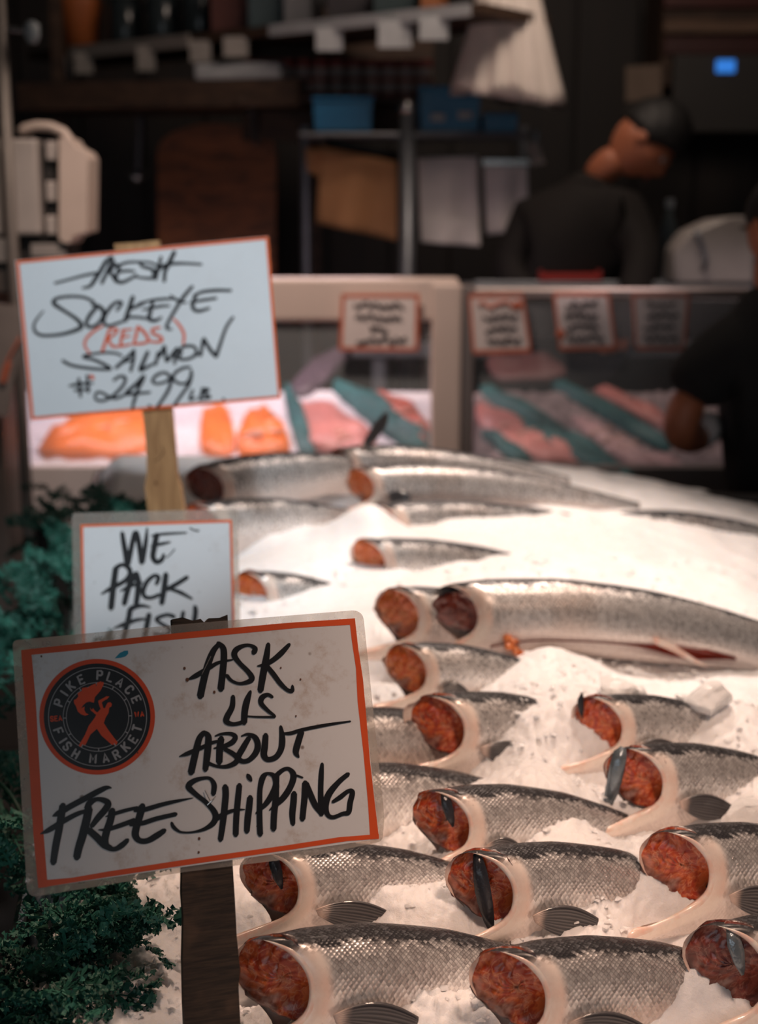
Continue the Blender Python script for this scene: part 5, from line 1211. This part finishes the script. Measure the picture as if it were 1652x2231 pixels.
words(PS, board, 'lettering', M['ink'], [
 [(213, 640, 28), (230, 802, 26)], [(290, 612, 28), (300, 762, 26)], [(128, 706, 18), (210, 690, 30), (342, 680, 18)], [(178, 745, 25), (312, 735, 23)],
 [(528, 655, 26), (580, 620, 26), (630, 630, 30), (620, 690, 30), (560, 760, 30), (500, 810, 28), (420, 840, 25), (365, 822, 25), (370, 770, 24), (420, 765, 24), (490, 805, 28), (560, 815, 28), (655, 770, 22)],
 [(800, 618, 40), (730, 690, 36), (640, 770, 34), (700, 775, 30), (855, 763, 22)], [(795, 640, 36), (750, 730, 34), (712, 840, 32), (695, 910, 26)], [(842, 883, 24), (860, 888, 24)],
 [(1040, 625, 30), (990, 585, 26), (920, 605, 28), (877, 655, 28), (910, 685, 26), (990, 670, 26), (1045, 630, 30)], [(1050, 620, 34), (1030, 720, 34), (980, 810, 32), (917, 898, 28)],
 [(1215, 535, 24), (1150, 545, 28), (1080, 590, 30), (1067, 640, 30), (1110, 680, 26), (1180, 680, 26), (1222, 620, 32), (1225, 562, 26)], [(1230, 590, 32), (1210, 680, 32), (1150, 770, 30), (1072, 878, 28)],
 [(1240, 743, 26), (1213, 825, 26), (1267, 810, 20)], [(1330, 738, 28), (1300, 832, 26)], [(1320, 730, 24), (1382, 740, 28), (1340, 775, 24), (1397, 805, 27), (1298, 825, 22)], [(1513, 820, 22), (1522, 825, 22)]], CE, -.0003)
# ------------------------------------------------------------------ kale garnish along the table edge
def kale_leaf(seed):
    """dissected curly leaf: midrib with toothed side lobes, in local metres, length 1"""
    r = random.Random(seed); vs = []; fs = []
    def lobe(base, d, l, w, depth):
        d = d.normalized(); side_ = Vector((-d.y, d.x, 0)); up = Vector((0, 0, r.uniform(-.25, .35)))
        b = len(vs); p = [base-side_*w*.25, base+side_*w*.25]
        for f, ww in ((.35, .55), (.7, .6)): p += [base+d*l*f+up*l*f*f-side_*w*ww*r.uniform(.8, 1.2)+Vector((0, 0, r.uniform(-.05, .05))), base+d*l*f+up*l*f*f+side_*w*ww*r.uniform(.8, 1.2)+Vector((0, 0, r.uniform(-.05, .05)))]
        p.append(base+d*l+up*l)
        vs.extend(p); fs.extend([(b, b+1, b+3, b+2), (b+2, b+3, b+5, b+4), (b+4, b+5, b+6)])
        if depth:
            for f, sg in ((.4, 1), (.5, -1), (.75, 1), (.8, -1)):
                q = base+d*l*f+up*l*f*f; lobe(q, d*.6+side_*sg*.8, l*.42*(1.1-f*.4), w*.55, depth-1)
    curl = r.uniform(.2, .7)
    for i in range(7):
        f = (i+.8)/7; x = f; z = curl*f*(1-f)*1.2-.12*f
        for sg in (-1, 1):
            lobe(Vector((x-.06, 0, z)), Vector((.55+.5*f, sg*(1-.35*f), 0)), (.36-.20*abs(f-.4))*r.uniform(.8, 1.2), .075, 1)
    b = len(vs)
    for i in range(8):
        f = i/7; z = curl*f*(1-f)*1.2-.12*f; w = .022*(1.2-f)
        vs += [Vector((f, -w, z+.01)), Vector((f, w, z+.01))]
    for i in range(7): a = b+i*2; fs.append((a, a+1, a+3, a+2))
    lobe(Vector((.93, 0, -.08)), Vector((1, 0, 0)), .22, .12, 1)
    me = bpy.data.meshes.new('kale_leaf'); me.from_pydata([tuple(v) for v in vs], [], fs); me.update()
    me.materials.append(M['leaf'] if seed % 3 else M['leaf2']); return me
KL = [kale_leaf(i) for i in range(7)]
def kale(label, base, n, sampler, size, seed, group='kale bunches along the table edge', nstems=3):
    t = thing('kale_bunch', label, 'garnish', tuple(base), group); r = random.Random(seed); B = Vector(base); mid = []
    for i in range(n):
        p = sampler(r); d = p-B
        o = bpy.data.objects.new('leaf', KL[r.randrange(7)]); COL.objects.link(o); o.parent = t
        s = size*r.uniform(.65, 1.25); rz = math.atan2(d.y, d.x)+r.uniform(-1.5, 1.5)
        o.location = d; o.rotation_euler = (r.uniform(-.7, .7), r.uniform(-.9, .35), rz); o.scale = (s, s, s*1.1); mid.append(d)
    mid.sort(key=lambda q: q.length)
    for k in range(nstems):
        e = mid[int(len(mid)*(.5+.45*k/max(1, nstems-1)))-1]
        pts = [B+Vector((0, 0, -.004)), B+e*.35+Vector((0, 0, .012)), B+e*.75+Vector((r.uniform(-.01, .01), 0, .008)), B+e]
        MB().tube([Vector(p[:3]) for p in catmull([tuple(q) for q in pts], 4)], .0028, 6).build('stem', M['stem'], t, smooth=True)
    return t
def region(poly_px, u0, u1):
    xs = [p[0] for p in poly_px]; ys = [p[1] for p in poly_px]
    def inside(x, y):
        c = False; j = len(poly_px)-1
        for i in range(len(poly_px)):
            xi, yi = poly_px[i]; xj, yj = poly_px[j]
            if (yi > y) != (yj > y) and x < (xj-xi)*(y-yi)/(yj-yi)+xi: c = not c
            j = i
        return c
    def f(r):
        for _ in range(200):
            x, y = r.uniform(min(xs), max(xs)), r.uniform(min(ys), max(ys))
            if inside(x, y): return onice(x, y, r.uniform(u0, u1), hk)
        return onice(xs[0], ys[0], u0, hk)
    return f
def hk(x, y):                                          # ice top, falling away past the rim
    e = x-xleft(y); return hz(x, y)-(.025 if e < .02 else 0)-max(0., -e)*.35
B = lambda px, py: onice(px, py, .0, hk)
kale('rounded kale bunch spilling on the ice beside the dark stake', B(120, 2020), 49, region([(125, 1915), (235, 1945), (275, 2005), (270, 2055), (190, 2080), (130, 2070)], .0, .03), .058, 1)
kale('lowest kale bunch at the picture corner below the rounded bunch', B(60, 2180), 37, region([(-60, 2130), (150, 2130), (178, 2190), (150, 2260), (-60, 2260)], .0, .032), .062, 2)
kale('kale bunch peeping past the edge of the shipping sign beside its emblem', B(60, 1800), 43, region([(-110, 1660), (30, 1690), (140, 1760), (140, 1900), (60, 1920), (-110, 1890)], .0, .05), .066, 3)
kale('dim kale bunch beside the shipping sign corner above the emblem', B(30, 1520), 22, region([(-150, 1420), (60, 1400), (90, 1560), (60, 1660), (-150, 1640)], -.02, .03), .07, 4)
kale('tall kale bunch standing beside the packing sign', B(140, 1400), 68, region([(70, 1170), (150, 1140), (330, 1140), (320, 1420), (20, 1420), (20, 1280)], .0, .05), .08, 5, nstems=4)
kale('peak of the kale border rising before the white case panel', B(190, 1180), 37, region([(95, 1150), (150, 1060), (185, 1040), (240, 1080), (310, 1110), (320, 1180), (110, 1180)], .0, .02), .075, 6)
t = thing('kale_stalk', 'thick ridged green stalk bound at the table rim under the shipping sign', 'stalk', tuple(B(95, 2030)))
pts = [onice(x, y, .012, hk) for x, y in ((62, 1960), (80, 1995), (95, 2040), (110, 2085), (120, 2120))]
rad = []; pl = catmull([tuple(p) for p in pts], 8)
MB().tube([Vector(p) for p in pl], [.0065+.0012*math.sin(i*2.1) for i in range(len(pl))], 10).build('stalk', M['stem'], t, smooth=True)
MB().tube([Vector(p)+Vector((.0078*math.cos(i*1.6), .004*math.sin(i*1.6), .0078*math.sin(i*1.6))) for i, p in enumerate(pl)], .0011, 6).build('tie', M['stem'], t)
# ------------------------------------------------------------------ people
def skinmesh(name, nodes, edges, mat, parent, sub=2, root=0):
    me = bpy.data.meshes.new(name); org = origin(parent)
    me.from_pydata([tuple(Vector(n[0])-org) for n in nodes], edges, []); me.update(); me.materials.append(mat)
    o = bpy.data.objects.new(name, me); COL.objects.link(o); o.parent = parent
    m = o.modifiers.new('skin', 'SKIN'); m.use_smooth_shade = True
    for i, n in enumerate(nodes):
        sv = me.skin_vertices[0].data[i]; sv.radius = n[1] if hasattr(n[1], '__len__') else (n[1], n[1]); sv.use_root = (i == root)
    s_ = o.modifiers.new('sub', 'SUBSURF'); s_.levels = sub; s_.render_levels = sub; return o
def ell(mb, c, rx, ry, rz, M3=None, n=24, m=16, f=None):
    vs = []; fs = []
    for i in range(m+1):
        a = PI*i/m
        for j in range(n):
            b = 2*PI*j/n; v = Vector((rx*math.sin(a)*math.cos(b), ry*math.sin(a)*math.sin(b), rz*math.cos(a)))
            if f: v = f(v)
            vs.append((M3 @ v if M3 else v)+Vector(c))
    for i in range(m):
        for j in range(n): fs.append((i*n+j, i*n+(j+1) % n, (i+1)*n+(j+1) % n, (i+1)*n+j))
    return mb.add(vs, fs)
M['skin_warm'] = plain('skin_tone', (.42, .14, .07), .5, 0, .15, 10); M['hair'] = plain('black_hair', (.006, .005, .005), .6, 0, .4, 60, .4)
M['brown_shirt'] = plain('brown_shirt', (.008, .005, .004), .85, 0, .3, 12); M['trouser'] = plain('dark_trousers', (.012, .012, .014), .85)
def head_shape(scale=1.):
    """face looks along local -y: brow, nose, cheeks, jaw"""
    def f(v):
        x, y, z = v; r = Vector((x, y, z))
        if y < 0:
            nose = math.exp(-(x/.016)**2-((z+.012)/.026)**2); r.y -= .026*nose
            r.y -= .008*math.exp(-(x/.05)**2-((z-.035)/.018)**2)      # brow
            for sx in (-1, 1): r.y += .010*math.exp(-((x-sx*.032)/.016)**2-((z-.012)/.012)**2)   # eye sockets
            r.y -= .007*math.exp(-(x/.024)**2-((z+.058)/.012)**2)     # lips
            r.y -= .010*math.exp(-(x/.026)**2-((z+.098)/.018)**2)     # chin
        if z < -.03: k = 1-.32*min(1, (-.03-z)/.085); r.x *= k; r.y *= 1-.12*min(1, (-.03-z)/.085)
        return r*scale
    return f
def person_head(t, c, R, hair_back=1., body=None):
    mb = MB(); ell(mb, c, .076, .098, .118, R, 32, 24, head_shape())
    o = mb.build('head', M['skin_warm'], t, smooth=True)
    for sx in (-1, 1):
        e = MB(); ell(e, Vector(c)+R @ Vector((sx*.077, .012, 0)), .012, .022, .033, R @ Matrix.Rotation(sx*.35, 3, 'Z'), 12, 8); e.build('ear', M['skin_warm'], o, smooth=True)
        e = MB(); ell(e, Vector(c)+R @ Vector((sx*.032, -.083, .012)), .012, .008, .008, R, 10, 8); e.build('eye', M['card'], o, smooth=True)
        e = MB(); ell(e, Vector(c)+R @ Vector((sx*.032, -.0905, .012)), .005, .003, .005, R, 8, 6); e.build('eye', M['hair'], o, smooth=True)
        e = MB(); ell(e, Vector(c)+R @ Vector((sx*.032, -.096, .034)), .02, .006, .005, R, 10, 6); e.build('eyebrow', M['hair'], o, smooth=True)
    e = MB(); ell(e, Vector(c)+R @ Vector((0, -.098, -.056)), .024, .006, .007, R, 12, 6); e.build('mouth', plain('lips', (.30, .07, .05), .5), o, smooth=True)
    return o
def hair_cap(t, c, R, mat):
    def f(v):
        r = Vector(v)
        if v.y < -.02 and v.z < .02: k = min(1, (.02-v.z)/.05); r.y = max(r.y, -.095+.04*k); r.x *= 1-.05*k; r.y *= 1-.5*k
        if v.z < -.035: r.z = -.035+(v.z+.035)*.25; r.x *= .92; r.y *= .95
        w = 1+.035*math.sin(v.x*130+v.z*70)*math.sin(v.y*110); return r*w
    mb = MB(); ell(mb, Vector(c)+R @ Vector((0, .012, .022)), .086, .106, .116, R, 36, 24, f)
    return mb.build('hair', mat, t, smooth=True)
def hand(mb_name, wrist, dirv, palm_n, mat, t, curl=.9, sc=1.):
    d = Vector(dirv).normalized(); n = Vector(palm_n).normalized(); s_ = d.cross(n).normalized(); w = Vector(wrist)
    nodes = [(w, (.026*sc, .02*sc)), (w+d*.045*sc, (.038*sc, .016*sc)), (w+d*.085*sc, (.038*sc, .014*sc))]; edges = [(0, 1), (1, 2)]
    o = skinmesh(mb_name, nodes, edges, mat, t, 2)
    for k in range(4):
        b = w+d*.088*sc+s_*(.027-.018*k)*sc; L = (.036, .042, .039, .030)[k]*sc; a = 0; pts = [(b-d*.02*sc, .0085*sc)]; p = b
        for q in range(3):
            pts.append((p, (.0085-.0008*q)*sc)); a += curl*.6; p = p+(d*math.cos(a)+n*math.sin(a))*L*(.9-.17*q)
        pts.append((p, .0062*sc)); skinmesh('finger', pts, [(i, i+1) for i in range(len(pts)-1)], mat, o, 1)
    b = w+d*.025*sc+s_*.03*sc; pts = [(b-s_*.012*sc, .011*sc), (b+(d*.6+s_*.8)*.03*sc, .0105*sc), (b+(d*.9+s_*.5)*.055*sc+n*.012*sc, .009*sc), (b+d*.08*sc+s_*.045*sc+n*.025*sc, .0075*sc)]
    skinmesh('thumb', pts, [(0, 1), (1, 2), (2, 3)], mat, o, 1)
    return o
# man in brown, bending over his work behind the counter
Y1 = 4.78
def a1(px, py, dy=0.): return at(px, py, Y1+dy)
p1 = thing('person', 'person in a dark brown shirt with black hair bending forward behind the display case', 'person', tuple(at(1240, 640, Y1).xy)+(.2,))
hip = a1(1215, 760, .02)
legs = [(hip+Vector((sx*.10, 0, -.02)), .095) for sx in (-1, 1)]
nodes = [(hip, .16), (hip+Vector((-.10, .02, -.08)), .10), (hip+Vector((-.11, -.01, -.48)), .07), (Vector((hip.x-.11, Y1+.05, .26)), .05), (Vector((hip.x-.11, Y1-.10, .235)), .04),
         (hip+Vector((.10, .02, -.08)), .10), (hip+Vector((.12, -.01, -.48)), .07), (Vector((hip.x+.13, Y1+.05, .26)), .05), (Vector((hip.x+.13, Y1-.10, .235)), .04)]
skinmesh('trousers', nodes, [(0, 1), (1, 2), (2, 3), (3, 4), (0, 5), (5, 6), (6, 7), (7, 8)], M['trouser'], p1)
ch = a1(1262, 470); nk = a1(1300, 385, -.03)
shL, shR = a1(1150, 480, .03), a1(1370, 460, -.10)
nodes = [(hip+Vector((0, 0, .02)), (.185, .14)), (a1(1225, 620), (.20, .15)), (a1(1248, 500), (.20, .145)), (a1(1282, 408), (.11, .09)), (a1(1290, 375), (.058, .058)),
         (shL, .085), (a1(1110, 590, -.02), .062), (a1(1180, 690, -.22), .05), (shR, .080), (a1(1400, 560, -.22), .060), (a1(1370, 680, -.38), .05)]
skinmesh('shirt', nodes, [(0, 1), (1, 2), (2, 3), (3, 4), (2, 5), (5, 6), (6, 7), (2, 8), (8, 9), (9, 10)], M['brown_shirt'], p1)
hc = a1(1402, 312, -.05)
nodes = [(a1(1285, 400, -.01), .05), (a1(1315, 365, -.03), .058), (a1(1360, 335, -.05), .062)]
skinmesh('neck', nodes, [(0, 1), (1, 2)], M['skin_warm'], p1)
fd = Vector((.58, -.20, -.80)).normalized()            # where the face looks
zax = (Vector((.82, .05, .58))-fd*Vector((.82, .05, .58)).dot(fd)).normalized(); yax = -fd; xax = yax.cross(zax)
R1 = Matrix((xax, yax, zax)).transposed()
S1 = Matrix.Scale(1.03, 3)
person_head(p1, hc, R1 @ S1); hair_cap(p1, hc+R1 @ Vector((0, -.012, .016)), R1 @ Matrix.Scale(1.15, 3), M['hair'])
for w, d in ((a1(1180, 690, -.22), Vector((.7, -.4, -.5))), (a1(1370, 680, -.38), Vector((-.3, -.3, -.9)))): hand('hand', w, d, Vector((0, -.5, -.8)).cross(d).cross(d), M['skin_warm'], p1)
# man in the black T-shirt standing behind the table, seen from behind, arms folded
Y2 = 3.42
def a2(px, py, dy=0.): return at(px, py, Y2+dy)
p2 = thing('person', 'person in a black T-shirt with a white wristband, cut off by the frame edge', 'person', tuple(at(1690, 1100, Y2).xy)+(0,))
hip = a2(1690, 1230)
nodes = [(hip, .16), (hip+Vector((-.10, 0, -.08)), .095), (hip+Vector((-.10, .01, -.45)), .068), (Vector((hip.x-.10, Y2-.03, .07)), .05), (Vector((hip.x-.12, Y2+.12, .04)), .04),
         (hip+Vector((.10, 0, -.08)), .095), (hip+Vector((.10, .01, -.45)), .068), (Vector((hip.x+.10, Y2-.03, .07)), .05), (Vector((hip.x+.13, Y2+.12, .04)), .04)]
skinmesh('trousers', nodes, [(0, 1), (1, 2), (2, 3), (3, 4), (0, 5), (5, 6), (6, 7), (7, 8)], M['trouser'], p2)
nodes = [(a2(1690, 1190), (.20, .14)), (a2(1690, 1010), (.165, .125)), (a2(1690, 840), (.17, .13)), (a2(1690, 700), (.13, .10)), (a2(1692, 610), (.070, .070)), (a2(1585, 745), .108), (a2(1535, 815, -.01), .096), (a2(1494, 872, -.02), .078), (a2(1800, 750, 0), .10), (a2(1860, 880, 0), .08)]
skinmesh('shirt', nodes, [(0, 1), (1, 2), (2, 3), (3, 4), (2, 5), (5, 6), (6, 7), (2, 8), (8, 9)], M['black'], p2)
skinmesh('arm', [(a2(1515, 840, -.01), .046), (a2(1488, 905, -.02), .050), (a2(1480, 948, -.01), .048), (a2(1515, 955, .06), .042), (a2(1560, 935, .14), .032), (a2(1590, 925, .19), .028)], [(0, 1), (1, 2), (2, 3), (3, 4), (4, 5)], M['skin_warm'], p2)
MB().tube([a2(1524, 938, .055), a2(1540, 930, .085)], .047, 16).build('wristband', M['towel'], p2, smooth=True)
hand('hand', a2(1590, 925, .19), Vector((.9, .1, .25)), Vector((0, -1, .1)), M['skin_warm'], p2, .5)
skinmesh('arm', [(a2(1852, 850), .046), (a2(1870, 950), .044), (a2(1800, 965, .12), .036), (a2(1740, 940, .19), .028)], [(0, 1), (1, 2), (2, 3)], M['skin_warm'], p2)
hand('hand', a2(1742, 940, .19), Vector((-.9, .1, .2)), Vector((0, -1, .1)), M['skin_warm'], p2, .6)
skinmesh('neck', [(a2(1692, 650), .060), (a2(1692, 600), .058), (a2(1696, 555), .060)], [(0, 1), (1, 2)], M['skin_warm'], p2)
fd = Vector((-.35, .85, -.30)).normalized(); zax = (Vector((0, 0, 1))-fd*fd.z).normalized(); yax = -fd; xax = yax.cross(zax)
R2 = Matrix((xax, yax, zax)).transposed(); hc = a2(1706, 500, .03)
person_head(p2, hc, R2); hair_cap(p2, hc, R2, M['hair'])
